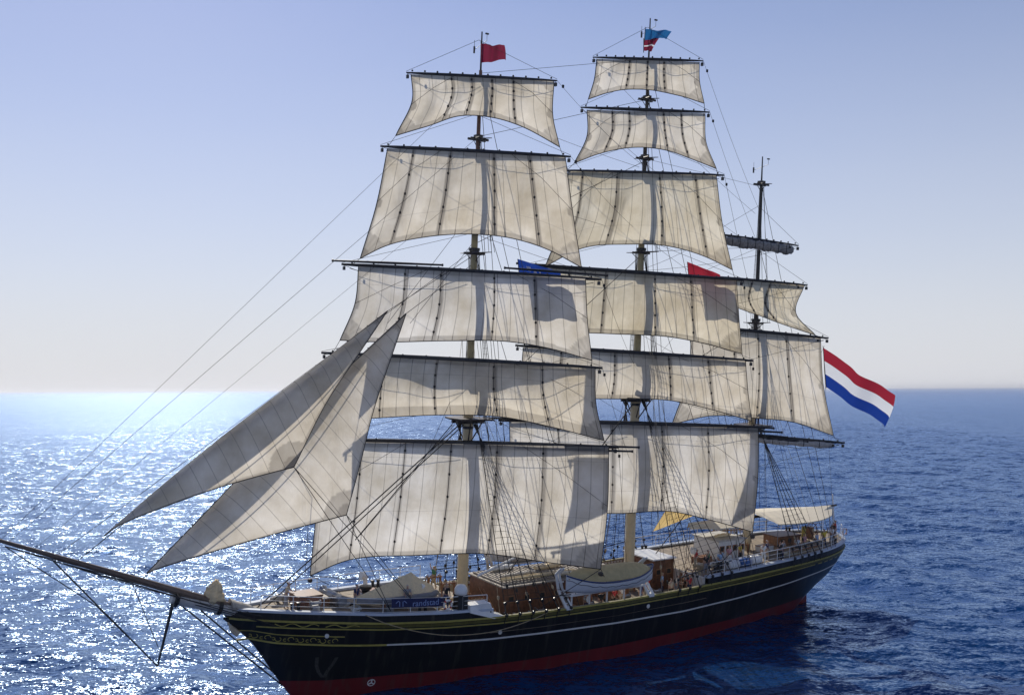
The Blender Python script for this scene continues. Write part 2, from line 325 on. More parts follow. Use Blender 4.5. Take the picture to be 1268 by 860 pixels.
def hb(X, Z):
    zb, zr, yr, p = I(X, XS, ZB), I(X, XS, ZR), I(X, XS, YR), I(X, XS, PP)
    return float(yr*max(0., min(1.35, (Z-zb)/(zr-zb)))**p)
def zwhite(X): return float(I(X, [-30, -24.7, -18.4, -12, -6, 1.3, 12.5, 19.4, 21.5, 26.4, 27.8], [4.35, 3.98, 3.53, 3.24, 3.05, 3.1, 3.33, 3.63, 3.73, 4.1, 4.36]))
FC_END, POOP = 12.3, -8.3                      # raised foredeck and poop limits
def hull():
    xs = np.r_[np.linspace(-30.4, -24, 26), np.linspace(-23.3, 22.7, 60), np.linspace(23, 29.5, 24)]
    levels = 18; mb = MB()
    P = []
    for x in xs:
        zb, zr = float(I(x, XS, ZB)), zrail(x); ring = []
        for j in range(levels+1):
            z = zb+(zr-zb)*(j/levels)**1.2; ring.append((x, hb(x, z), z))
        full = [(x, -y, z) for x, y, z in ring[::-1]]+ring[1:]
        P.append(full)
    mb.grid(P); mb.poly(P[0])
    h = mb.build('hull', HULL, ship, smooth=True)
    # raised bulwark above the moulding on foredeck and poop
    def upper(x0, x1, z0, hgt, m, name, inset=0., thick=.09, par=None, n=40, yo=0.):
        mb = MB()
        for sgn in (-1, 1):
            G = []
            for x in np.linspace(x0, x1, n):
                zt = zrail(x)+z0(x) if callable(z0) else zrail(x)+z0; hh = hgt(x) if callable(hgt) else hgt
                y = max(.02, hb(x, zrail(x))-inset+yo)
                G.append([(x, sgn*y, zt), (x, sgn*y, zt+hh), (x, sgn*max(.01, y-thick), zt+hh), (x, sgn*max(.01, y-thick), zt)])
            mb.grid(G, close=True); mb.poly(G[0]); mb.poly(G[-1])
        return mb.sides(name, m, par or h)
    upper(FC_END, 29.4, .09, .45, HULL, 'forecastle_bulwark', .02)
    upper(-30.35, POOP, .09, .5, HULL, 'poop_bulwark', .02)
    mcap = mat('cap_rail_paint', (.5, .55, .62), .4, .05)
    upper(FC_END-.1, 29.4, .545, .16, mcap, 'cap_rail', -.07, .45)
    upper(-30.4, POOP+.1, .595, .14, mcap, 'cap_rail', -.07, .45)
    # mouldings
    def stripe(x0, x1, zf, hgt, m, name, pr=.03, n=90):
        mb = MB()
        for sgn in (-1, 1):
            G = []
            for x in np.linspace(x0, x1, n):
                z = zf(x); y0, y1 = hb(x, z-hgt/2)+.002, hb(x, z+hgt/2)+.002
                G.append([(x, sgn*(y0+pr), z-hgt/2), (x, sgn*(y1+pr), z+hgt/2), (x, sgn*max(0, y1-.04), z+hgt/2), (x, sgn*max(0, y0-.04), z-hgt/2)])
            mb.grid(G, close=True); mb.poly(G[0]); mb.poly(G[-1])
        return mb.sides(name, m, h)
    stripe(-30.3, 29.2, lambda x: zrail(x)+.03, .13, GOLD, 'moulding', .05)
    stripe(-22.5, 27.6, lambda x: zrail(x)-.42, .085, GOLD, 'moulding')
    stripe(19.5, 28.6, zwhite, .12, GOLD, 'moulding')
    stripe(-29.2, 19.5, zwhite, .12, HULLW, 'moulding')
    stripe(22.3, 28.9, lambda x: zwhite(x)+.62+.0*x, .06, GOLD, 'moulding')
    m2 = mat('dark_ochre', (.1, .09, .02), .5, .2)
    stripe(-30, FC_END+10, lambda x: zrail(x)-.19, .2, m2, 'frieze_band', .012)
    for i in range(7):                        # dashes of the stern moulding
        x1 = -23.-i*1.0; stripe(x1-.62, x1, lambda x: zrail(x)-.42, .085, GOLD, 'stern_moulding', n=8)
    # scrollwork on the bow
    mb = MB()
    for sgn in (-1, 1):
        for i in range(8):
            xc = 22.9+i*.66; zc = zwhite(xc)+.31
            for q, (r0, dr) in enumerate(((.21, -1), (.12, 1))):
                pts = []
                for t in np.linspace(0, 4.4, 14):
                    a = t*dr+(0 if i % 2 else math.pi)+q; rr = r0*(1-.12*t); x = xc+q*.3+rr*math.cos(a); z = zc+rr*math.sin(a); pts.append((x, sgn*(hb(x, z)+.03), z))
                mb.tube(pts, .022, 4)
        for (x0, x1, w) in ((24, 26.6, .1), (21.5, 23.6, .08)):
            pts = [(x, sgn*(hb(x, zrail(x)-.2)+.03), zrail(x)-.2+w*math.sin((x-x0)*5.)) for x in np.linspace(x0, x1, 26)]; mb.tube(pts, .03, 4)
    mb.sides('scrollwork', GOLD, h)
    # hawse pipes, scuppers and ports
    for x, z in ((23.4, 4.55), (11.4, 3.75), (-2, 4.0)):
        for sgn in (-1, 1):
            mb = MB(); y = hb(x, z); mb.lathe((x, sgn*(y-.04), z), [(.0, 0), (.13, 0), (.17, .06), (.12, .1), (0, .1)], 10, (0, sgn, 0)); mb.build('hawse_pipe', HULLW, h)
    mb = MB()                                  # thruster mark
    x, z = 19.95, .82; y = hb(x, z)
    ring = [(x+.24*math.cos(a), hb(x+.24*math.cos(a), z+.24*math.sin(a))+.02, z+.24*math.sin(a)) for a in np.linspace(0, 2*math.pi, 20)]
    mb.tube(ring, .028, 5)
    for a in (90, 210, 330): mb.tube([(x, y+.02, z), (x+.22*math.cos(R_(a)), hb(x+.22*math.cos(R_(a)), z+.22*math.sin(R_(a)))+.02, z+.22*math.sin(R_(a)))], .04, 5)
    mb.build('thruster_mark', HULLW, h)
    mb = MB(); mb.prism([(-25.3, -.12, -2.5), (-26.8, -.12, -2.5), (-26.6, -.12, 1.7), (-25.4, -.12, 1.4)], (0, .24, 0)); mb.build('rudder', HULL, h)
    scm = mat('scuffed_paint', (.045, .045, .043), .6, .4, 9)              # rubbing scars where the anchor is hauled
    for pts in ([(23.75, 3.0), (23.7, 2.4), (23.5, 1.9), (23.2, 1.5)], [(22.55, 2.95), (22.75, 2.4), (23.0, 1.95), (23.1, 1.5)]):
        mb = MB(); mb.grid([[(x-.11, hb(x-.11, z)+.012, z), (x+.11, hb(x+.11, z)+.012, z)] for x, z in pts]); mb.build('scuff_mark', scm, h)
    # decks
    def deck(x0, x1, dz, name):
        mb = MB(); mb.grid([[(x, yy*max(.03, (hb(x, zrail(x))-.1)), zrail(x)+dz+.08*(1-yy*yy)) for yy in np.linspace(-1, 1, 9)] for x in np.linspace(x0, x1, 50)])
        return mb.build(name, DECK, ship)
    deck(FC_END, 29.2, .5, 'foredeck'); deck(POOP, FC_END, -1.05, 'main_deck'); deck(-30.2, POOP, .5, 'poop_deck')
    for x, nm in ((FC_END, 'forecastle_bulkhead'), (POOP, 'poop_bulkhead')):
        mb = MB(); y = hb(x, zrail(x)-1.15)-.14; mb.box((x, 0, zrail(x)-.3), (.12, 2*y, 1.7)); b = mb.build(nm, WHITE, ship)
        for yy in (-2.4, 2.4): mb = MB(); mb.box((x+(-.08 if x > 0 else .08), yy, zrail(x)-.35), (.05, .8, 1.4)); mb.build('door', VARN, b)
    # waist bulwark top rail and inner face
    mb = MB()
    for sgn in (-1, 1):
        G = [[(x, sgn*(hb(x, zrail(x))+.05), zrail(x)+.1), (x, sgn*(hb(x, zrail(x))-.2), zrail(x)+.1), (x, sgn*(hb(x, zrail(x))-.2), zrail(x)+.0), (x, sgn*(hb(x, zrail(x))+.05), zrail(x)+.1-.06)] for x in np.linspace(POOP, FC_END, 40)]
        mb.grid(G, close=True)
    mb.sides('waist_rail', mat('olive_rail', (.22, .2, .1), .5, .2), h)
    mb = MB()
    for sgn in (-1, 1): mb.grid([[(x, sgn*(hb(x, zrail(x))-.14), zrail(x)+.04), (x, sgn*(hb(x, zrail(x)-1)-.14), zrail(x)-1.1)] for x in np.linspace(POOP, FC_END, 40)])
    mb.sides('inner_bulwark', WHITE, h)
    return h
hullo = hull()

# --- masts
MX = {'fore': 11.7, 'main': -4.4, 'mizzen': -18.3}
def mast(kind, x, segs, platforms, doublings):
    root = None
    for nm, z0, z1, r0, r1, m in segs:
        mb = MB(); n = 8; mb.tube([(x, 0, z0+(z1-z0)*t) for t in np.linspace(0, 1, n)], [r0+(r1-r0)*t for t in np.linspace(0, 1, n)], 14)
        o = mb.build(nm, m, root or ship, smooth=False)
        if root is None: root = o
    for z, w, l, tri in platforms:
        mb = MB()
        if not tri:
            G = [(x+l*.5, -w*.35, z), (x+l*.62, 0, z), (x+l*.5, w*.35, z), (x-l*.45, w*.5, z), (x-l*.5, 0, z), (x-l*.45, -w*.5, z)]
            mb.prism(G, (0, 0, .12)); 
            for sy in (-1, 1):
                mb.box((x, sy*.35, z-.15), (l*.9, .16, .28)); mb.tube([(x, 0, z-2.1), (x-.3, sy*w*.45, z)], .05, 5); mb.tube([(x, 0, z-2.1), (x+.5, sy*w*.35, z)], .05, 5)
            for t in np.linspace(0, 1, 6): mb.tube([(x-l*.45, (t-.5)*w, z), (x-l*.45, (t-.5)*w, z+1.0)], .025, 4)
            mb.tube([(x-l*.45, -w*.5, z+1.0), (x-l*.45, w*.5, z+1.0)], .03, 5)
            mb.build('mast_top', SPAR, root)
        else:
            for sy in (-1, 1):
                mb.box((x, sy*.2, z), (1.5, .12, .16)); mb.tube([(x+.4, 0, z), (x-.7, sy*w*.5, z+.1)], [.07, .03], 5); mb.tube([(x+.4, 0, z), (x+.4, sy*w*.5, z+.05)], [.06, .03], 5)
                mb.tube([(x, 0, z-.7), (x, sy*w*.4, z)], .035, 4)
            mb.box((x, 0, z+.15), (.5, .5, .35)); mb.build('crosstrees', SPAR, root)
    for z0, z1, dx in doublings:
        mb = MB(); mb.lathe((x, 0, z0-.1), [(0, 0), (.42, 0), (.42, .2), (0, .2)], 12); mb.build('mast_band', BLACKP, root)
        mb = MB(); mb.lathe((x, 0, z1-.1), [(0, 0), (.42, 0), (.42, .2), (0, .2)], 12)
        mb.box((x+dx/2, 0, z1), (abs(dx)+.5, .45, .22)); mb.build('mast_cap', BLACKP, root)
    return root
TOPM = mat('topmast_ochre', (.4, .32, .16), .5, .15); TGM = mat('topgallant_varnish', (.16, .065, .04), .45, .2)
fm = mast('fore', 11.7, [('foremast', 3.5, 19.6, .42, .36, CREAM), ('topmast', 17.4, 32, .29, .24, TOPM), ('topgallant_mast', 30, 43.6, .2, .12, TGM), ('mast_truck', 43.6, 46.4, .075, .05, BLACKP)],
          [(18.2, 3.4, 2.6, 0), (30.3, 2.6, 0, 1), (38.6, 1.5, 0, 1)], [(17.6, 19.5, .5), (30.6, 31.8, .4)])
mm = mast('main', -4.4, [('mainmast', 3.5, 21.2, .43, .37, CREAM), ('topmast', 19, 33.4, .3, .25, TOPM), ('topgallant_mast', 31.2, 47.4, .21, .12, SPAR), ('mast_truck', 47.4, 50.6, .075, .05, BLACKP)],
          [(19.6, 3.6, 2.7, 0), (31.5, 2.7, 0, 1), (39.2, 1.7, 0, 1), (44.0, 1.4, 0, 1)], [(19.1, 21, .5), (31.8, 33.2, .4)])
zm = mast('mizzen', -18.3, [('mizzenmast', 4.0, 18.4, .36, .3, CREAM), ('topmast', 16.4, 27.6, .24, .2, SPAR), ('topgallant_mast', 25.8, 38.6, .2, .14, BLACKP), ('mast_truck', 38.6, 41.1, .08, .05, BLACKP)],
          [(17.0, 3., 2.4, 0), (26.2, 2.2, 0, 1), (38.6, 1.2, 0, 1)], [(16.7, 18.2, .45), (26.5, 27.4, .35)])
for root_, z in ((fm, 46.2), (mm, 50.4), (zm, 40.9)):      # aerials at the trucks
    x = {fm: 11.7, mm: -4.4, zm: -18.3}[root_]; mb = MB(); mb.tube([(x, -1.0, z-.9), (x, .7, z-.6)], .018, 4); mb.tube([(x, -1, z-.9), (x, -1, z-.2)], .018, 4); mb.tube([(x, .7, z-.6), (x, .7, z-.1)], .018, 4)
    mb.box((x, .7, z-.1), (.25, .12, .1)); mb.box((x, -1., z-.9), (.1, .1, .5)); mb.build('wind_vane', BLACKP, root_)

# --- square sails and yards
BETA = {'fore': R_(54), 'main': R_(51), 'mizzen': R_(50)}
BLOCKS = []
def sqplane(mastk, off):
    b = BETA[mastk]; n = np.array([math.cos(b), math.sin(b), 0]); p0 = np.array([MX[mastk], 0, 0])+n*off; return p0, n, np.array([-math.sin(b), math.cos(b), 0])
def sag_pts(a, b): return sag(a, b, .1)
def yard(mastk, L, R, r=.17, off=.55, name='yard', boom=None, cut=None):
    p0, n, d = sqplane(mastk, off); a, b = U(*L, p0, n), U(*R, p0, n); mb = MB()
    t = np.linspace(0, 1, 13); rr = [r*(.38+.62*math.sin(math.pi*min(max(x, .0), 1.))**.6) for x in t]
    mb.tube([a+(b-a)*x for x in t], rr, 10)
    mid = (a+b)/2; mb.box(mid-n*.25, (.5, .3, .3), (d, n, (0, 0, 1)))     # truss
    for x in (.01, .99):                                                # blocks on the arms
        q = a+(b-a)*x; mb.box(q-np.array([0, 0, .28]), (.14, .2, .26)); mb.tube([q, q-np.array([0, 0, .2])], .03, 4)
    o = mb.build(name, YARD, ship)
    mb = MB(); k = 9                                                     # footropes and stirrups
    for h_ in (0, 1):
        A, B = a+(b-a)*(.03+.5*h_), a+(b-a)*(.47+.5*h_); fp = sag(A-n*.2, B-n*.2, .55, k); fp[:, 2] -= .25; mb.tube(fp, .022, 4)
        for i in range(2, k-1, 2): mb.tube([fp[i], (fp[i][0]+n[0]*.2, fp[i][1]+n[1]*.2, (A[2]+(B[2]-A[2])*i/(k-1)))], .014, 4)
    for x in np.linspace(.04, .96, 12): q = a+(b-a)*x; mb.lathe(q+np.array([0, 0, .1]), [(0, 0), (.07, .02), (.07, .12), (0, .14)], 5)
    mb.build('footrope', ROPE, o)
    if boom:
        mb = MB()
        for bl, br in boom:
            mb = MB()
            A, B = U(*bl, p0+n*.28, n), U(*br, p0+n*.28, n); mb.tube([A, (A+B)/2, B], [.07, .1, .07], 8)
            for q in (A, B): mb.lathe(q, [(0, -.06), (.1, -.06), (.1, .06), (0, .06)], 8, d)
            mb.build('studding_boom', YARD, o)
    return o, a, b
def finish_sail(name, P, m, dbl, UVm, parent, label=None):
    nv, nu = P.shape[:2]; idx = np.arange(nv*nu).reshape(nv, nu)
    F = np.stack([idx[:-1, :-1], idx[:-1, 1:], idx[1:, 1:], idx[1:, :-1]], -1).reshape(-1, 4)
    me = bpy.data.meshes.new(name); me.from_pydata([tuple(p) for p in P.reshape(-1, 3)], [], F.tolist()); me.materials.append(m)
    me.polygons.foreach_set('use_smooth', [True]*len(F))
    uv = me.uv_layers.new(name='cloth'); uv.data.foreach_set('uv', UVm.reshape(-1, 2)[F.ravel()].ravel())
    at = me.attributes.new('doubling', 'FLOAT', 'POINT'); at.data.foreach_set('value', dbl.ravel().astype(np.float32))
    me.update(); o = bpy.data.objects.new(name, me); COL.objects.link(o); o.parent = parent
    return o
def coons(H, Ft, L, R, nu, nv):
    u = np.linspace(0, 1, nu)[None, :, None]; v = np.linspace(0, 1, nv)[:, None, None]
    return (1-v)*H[None]+v*Ft[None]+(1-u)*L[:, None]+u*R[:, None]-((1-u)*(1-v)*H[0]+u*(1-v)*H[-1]+(1-u)*v*Ft[0]+u*v*Ft[-1])
def sqsail(name, mastk, hl, hr, left, right, foot, belly, bands=(.2, .4, .6, .8), m=None, hem=.35, off=.95, clewoff=0., reef=(), label=None, bunt=True):
    p0, n, d = sqplane(mastk, off); pu = lambda q, e=0.: U(q[0], q[1], p0+n*e, n)
    nu, nv = 121, 61
    H = cr([pu(hl), pu(hr)], nu); L = cr([pu(hl)]+[pu(q) for q in left], nv); R = cr([pu(hr)]+[pu(q) for q in right], nv)
    Ft = cr([pu(left[-1])]+[pu(q) for q in foot]+[pu(right[-1])], nu)
    P = coons(H, Ft, L, R, nu, nv)
    u = np.linspace(0, 1, nu)[None, :]; v = np.linspace(0, 1, nv)[:, None]
    Wd = np.linalg.norm(H[-1]-H[0]); Hg = np.linalg.norm(L[-1]-L[0])
    bulge = belly*(np.sin(np.pi*u)**.75)*(np.sin(np.pi*np.minimum(v*.74, 1))**.85)
    rs = np.random.RandomState(int(hl[0]*7+hl[1]))
    scal = .085*np.sin(v*np.pi)*np.cos(u*math.pi*2*(len(bands)+1))+.03*np.sin(u*23+rs.rand()*6)*np.sin(v*7+rs.rand()*6)
    P = P+(bulge+scal)[..., None]*n
    um = (u-.5)*Wd+0*v; vm = v*Hg+0*u
    # thickness of the cloth: tablings, doubling bands and corner patches
    D = np.zeros((nv, nu)); dm = lambda x: np.abs(x)
    for b in bands: D = np.maximum(D, .7*(dm(um-(b-.5)*Wd) < .13)); 
    Hloc = np.linalg.norm(P[-1]-P[0], axis=-1)[None, :]
    D = np.maximum(D, .45*((1-v)*Hloc < hem)); D = np.maximum(D, .4*(v*Hloc < .3))
    Wloc = np.linalg.norm(P[:, -1]-P[:, 0], axis=-1)[:, None]
    D = np.maximum(D, .5*(np.minimum(u, 1-u)*Wloc < .22))
    for rr in reef: D = np.maximum(D, .22*(np.abs(v-rr)*Hloc < .09))
    pr_ = min(2.0, .2*Hg+.7)
    for cu in (0, 1):
        cc = P[-1, 0 if cu == 0 else -1]; dist = np.linalg.norm(P-cc, axis=-1)
        ang = np.arctan2((P-cc)[..., 2], np.abs(((P-cc)@d)))
        D = np.maximum(D, (.42+.1*np.sin(ang*26))*(dist < pr_)); D = np.maximum(D, .75*(dist < pr_*.4))
    for cu in (0, -1):
        cc = P[0, cu]; D = np.maximum(D, .4*(np.linalg.norm(P-cc, axis=-1) < pr_*.5))
        j = int(nv*.48); dist = np.linalg.norm(P-P[j, cu], axis=-1); D = np.maximum(D, .6*(dist < .42))
    o = finish_sail(name, P, m or SAIL, D, np.stack([um, vm], -1), ship)
    if label: o['label'] = label
    mb = MB()                                                            # bolt rope
    for E_ in (P[:, 0], P[:, -1], P[-1]): mb.tube(E_[::3], .035, 4)
    mb.build('bolt_rope', ROPE, o)
    for b in bands:                                                      # buntlines down the fore side, with their bull's-eyes
        mb = MB()
        j = int(b*(nu-1)); ln = P[::4, j]+n*.05; mb.tube(ln, .022, 4)
        for i in range(1, len(ln)-1, 2 if len(ln) < 12 else 3): mb.lathe(ln[i], [(0, -.1), (.075, -.07), (.075, .07), (0, .1)], 6)
        mb.build('buntline', ROPE, o)
    # leechlines / clewlines crossing the cloth
    for cu, ue in ((0, .3), (nu-1, .7)):
        j = int(ue*(nu-1)); i = int(nv*.48); mb = MB()
        mb.tube([P[0, j]+n*.06, P[i//2, (j+cu)//2]+n*.1, P[i, cu]+n*.05], .014, 4)
        mb.build('leechline', ROPE, o)
    return o, P
S = {}
FB = dict()
yd = {}
yd['f1'] = yard('fore', (503, 90), (690, 100), .13)
S['f1'] = sqsail('royal_sail', 'fore', (509, 92), (686, 101), [(511, 122), (490, 168)], [(684.5, 143), (693, 182)], [(530, 157), (568, 145), (612, 147), (645, 157)], .45, (.29, .43, .57, .72))
yd['f2'] = yard('fore', (471, 181), (707, 194), .17)
S['f2'] = sqsail('topgallant_sail', 'fore', (480, 183.5), (700, 195), [(466, 255), (446, 320)], [(708, 255), (720, 331)], [(478, 305), (530, 294), (590, 291), (630, 295), (675, 308)], .9, (.155, .36, .6, .8))
yd['f3'] = yard('fore', (423, 327), (745, 346), .21, boom=[((412, 322.5), (548, 328)), ((625, 331.5), (752, 341))])
S['f3'] = sqsail('upper_topsail', 'fore', (444, 330), (725, 345), [(440, 375), (421, 421)], [(727, 392), (733, 446)], [(470, 423), (560, 421.5), (630, 422.5), (680, 431)], .8, (.21, .37, .6, .78), m=SAILW)
yd['f4'] = yard('fore', (398, 436.5), (746, 455.5), .22)
S['f4'] = sqsail('lower_topsail', 'fore', (412, 438.5), (737, 456), [(410, 485), (404, 522)], [(738, 500), (748, 545)], [(470, 515.5), (560, 511), (618, 513), (685, 527)], 2.1, (.2, .4, .62, .8), hem=.75)
yd['f5'] = yard('fore', (388, 544), (766, 553.5), .24, boom=[((372, 541), (440, 543)), ((700, 551), (791, 553.5)), ((640, 555), (783, 558.5))])
S['f5'] = sqsail('course_sail', 'fore', (396, 546), (754, 553), [(392, 630), (384, 712)], [(752, 630), (744, 704)], [(430, 692), (520, 684), (600, 682), (680, 694)], 1.1, (.15, .3, .46, .62, .78), m=SAILW)
yd['m1'] = yard('main', (734, 71), (871, 75.5), .12)
S['m1'] = sqsail('skysail', 'main', (739, 73), (866, 77), [(736, 98), (728.5, 123)], [(866, 100), (872, 128)], [(752, 115.5), (778, 111.5), (805, 112.5), (840, 119)], .35, (.33, .5, .66), m=SAIL)
yd['m2'] = yard('main', (719, 133), (879, 139), .14)
S['m2'] = sqsail('royal_sail', 'main', (727, 136), (873, 140.5), [(727, 168), (711, 202)], [(874, 175), (887, 209)], [(742, 191), (778, 184), (820, 186), (855, 197)], .5, (.22, .36, .65, .8))
yd['m3'] = yard('main', (694, 211), (897, 217), .17)
S['m3'] = sqsail('topgallant_sail', 'main', (704, 212), (887, 217.5), [(696, 275), (675, 330)], [(894, 275), (907, 334)], [(720, 308), (780, 303), (825, 305), (870, 317)], .8, (.1, .34, .62, .86), m=SAILY)
yd['m4'] = yard('main', (653, 328), (921, 347), .21, boom=[((640, 326), (720, 331)), ((858, 342), (934, 346.5))])
S['m4'] = sqsail('upper_topsail', 'main', (662, 331), (912, 347.5), [(655, 380), (648, 424)], [(915, 395), (919, 438)], [(690, 414), (770, 413.5), (830, 417), (880, 427)], .7, (.18, .36, .6, .78), m=SAILY)
yd['m5'] = yard('main', (638, 427.5), (933, 446.5), .22)
S['m5'] = sqsail('lower_topsail', 'main', (648, 430), (923, 446.5), [(643, 475), (634, 505)], [(926, 485), (931, 521)], [(690, 495), (770, 493), (830, 495), (890, 509)], .7, (.18, .42, .66, .84), m=SAIL)
yd['m6'] = yard('main', (617, 520), (947, 529), .24, boom=[((604, 517), (660, 519)), ((900, 526.5), (958, 530)), ((890, 531), (968, 535))])
S['m6'] = sqsail('course_sail', 'main', (631, 522), (939, 530), [(632, 590), (632, 640)], [(938, 595), (932, 658)], [(690, 634), (770, 633), (830, 631), (875, 641)], 1.0, (.2, .42, .62, .8), m=SAILW)
yd['z2'] = yard('mizzen', (862, 341), (1000, 353), .16)
S['z2'] = sqsail('topgallant_sail', 'mizzen', (868, 343), (996, 353.5), [(866, 365), (858, 380)], [(985, 386), (1010, 415)], [(890, 376), (932, 388), (965, 400)], .5, (.32, .5, .68), m=SAILY)
yd['z3'] = yard('mizzen', (846, 402), (1026, 418.5), .18)
S['z3'] = sqsail('upper_topsail', 'mizzen', (856, 405), (1016, 419), [(852, 465), (832, 525)], [(1019, 475), (1032, 539)], [(880, 514), (937, 517), (978, 521)], .7, (.34, .52, .74), m=SAIL)
yd['z4'] = yard('mizzen', (835, 533), (1046, 548), .2, boom=[((940, 538), (975, 541)), ((945, 543), (1000, 547))])
yd['z1'] = yard('mizzen', (884, 289), (989, 304), .13)
def furled(ya, m, r, lbl=None):
    o, a, b = ya; n = 40; mb = MB(); rs = np.random.RandomState(5); G = []
    for i in range(n):
        t = .06+.88*i/(n-1); p = a+(b-a)*t+np.array([.1, .1, -r*.8]); rr = r*(.75+.35*rs.rand())*(1 if .04 < t < .93 else .6); ring = []
        for j in range(10):
            q = 2*math.pi*j/10; ring.append(p+np.array([0, 0, 1])*rr*math.sin(q)*(1.15 if math.sin(q) < 0 else .7)+np.array([math.cos(BETA['mizzen']), math.sin(BETA['mizzen']), 0])*rr*.8*math.cos(q)*(1+.15*rs.rand()))
        G.append(ring)
    mb.grid(G, close=True); s = mb.build('furled_sail', m, ship, smooth=True)
    mb = MB()
    for i in range(3, n-2, 4): mb.tube(G[i]+[G[i][0]], .03, 4)
    mb.build('gasket', ROPE, s)
FURL = mat('furled_canvas', (.3, .28, .25), .8, .35, 6, bump=.6)
furled(yd['z1'], FURL, .5); furled(yd['z4'], mat('furled_canvas_grey', (.42, .4, .38), .8, .25, 6, bump=.5), .3)

# --- bowsprit
bs0, bs1 = CP(325, 762), CP(214, 741); jb0, jb1 = CP(300, 757), CP(-2, 671)
mb = MB(); mb.tube([bs0+(bs1-bs0)*t for t in np.linspace(-.12, 1.02, 6)], [.42, .42, .4, .36, .33, .3], 14); bows = mb.build('bowsprit', mat('grey_white_paint', (.5, .5, .48), .5, .15), ship)
mb = MB(); dz = np.array([0, 0, .12]); mb.tube([jb0+dz+(jb1-jb0)*t for t in np.linspace(-.05, 1.06, 9)], [.26, .26, .25, .23, .2, .18, .15, .12, .09], 12); mb.build('jibboom', mat('jibboom_wood', (.14, .1, .075), .5, .25), bows)
mb = MB()
for t in (.08, .5, .97): q = bs0+(bs1-bs0)*t; mb.lathe(q, [(0, -.12), (.47, -.12), (.47, .12), (0, .12)], 14, bs1-bs0)
mb.build('iron_band', BLACKP, bows)
st0 = CP(217, 735); st1 = CP(195, 824)
mb = MB(); mb.tube([st0, st1], [.12, .06], 8); mb.build('dolphin_striker', BLACKP, bows)
mb = MB()
def rope(a, b, r=.028, d=0.): mb.tube(sag(a, b, d, 6) if d else [a, b], r, 5, cap=False)
tipP = CP(6, 676)
rope(CP(6, 676), CP(120, 750), .03); rope(CP(120, 750), st1, .03); rope(CP(66, 694), st1, .045); 
rope(bs1, CP(350, 848), .05); rope(bs1-np.array([.8, 0, .0]), CP(346, 838), .05); rope(CP(160, 712), st1+np.array([0, 0, 1.2]), .025)
for sgn in (-1, 1):
    for q in (tipP, CP(66, 694), CP(130, 712), bs1): rope(q, (26.3, sgn*1.5, 5.3), .03)
mb.build('bobstay', ROPE, bows)
mb = MB()                                                                # netting under the jibboom
for sgn in (-1, 1):
    A, B = CP(40, 686), np.array([27.6, 0, 6.1]); e = [A+(B-A)*t+np.array([0, sgn*(.5+1.2*t), .1-.25*math.sin(math.pi*t)]) for t in np.linspace(0, 1, 22)]
    mb.tube(e, .025, 4, cap=False)
    for i, t in enumerate(np.linspace(0, 1, 22)): mb.tube([e[i], A+(B-A)*t], .012, 3, cap=False)
    mb.tube([A+(B-A)*t+np.array([0, sgn*(.25+.6*t), 0]) for t in np.linspace(0, 1, 8)], .012, 3, cap=False)
mb.sides('safety_net', ROPE, bows)
# furled staysail bundled on the bowsprit
q = CP(268, 742); mb = MB(); rs = np.random.RandomState(2); G = []
for i in range(16):
    t = i/15; ring = []; R0 = float(I(t, [0, .15, .5, .8, 1], [.35, .62, .5, .36, .1]))
    for j in range(16):
        a = j/16*2*math.pi; rr = R0*(1+.28*math.sin(5*a+3*t)+.14*rs.randn()*.5); ring.append(q+np.array([.25-t*.2+rr*1.05*math.cos(a), rr*.7*math.sin(a), -.25+1.5*t+.05*rs.randn()]))
    G.append(ring)
mb.grid(G, close=True); mb.poly(G[-1]); mb.build('furled_staysail', CANVAS, ship, smooth=True)
# lashed canvas along the bowsprit heel
mb = MB(); G = []
for i in range(16):
    t = i/15; p = CP(285, 752)+(CP(330, 764)-CP(285, 752))*t; G.append([p+np.array([0, (.5-.15*t)*math.cos(a)*(1+.2*rs.rand()), .15+(.4-.1*t)*math.sin(a)*(1+.2*rs.rand())]) for a in np.linspace(0, 2*math.pi, 11)[:-1]])
mb.grid(G, close=True); mb.poly(G[0]); mb.poly(G[-1]); mb.build('lashed_canvas', mat('grey_canvas', (.4, .38, .34), .8, .2, 5, bump=.5), ship, smooth=True)
# figurehead
mb = MB(); p = np.array([28.5, 0, 4.75]); mb.tube([p, p+(.3, 0, .25), p+(.5, 0, .5), p+(.6, 0, .65), p+(.66, 0, .76), p+(.7, 0, .86)], [.2, .2, .14, .05, .09, .04], 8)
mb.build('figurehead', mat('figurehead_paint', (.5, .42, .3), .5, .3, 10), hullo)

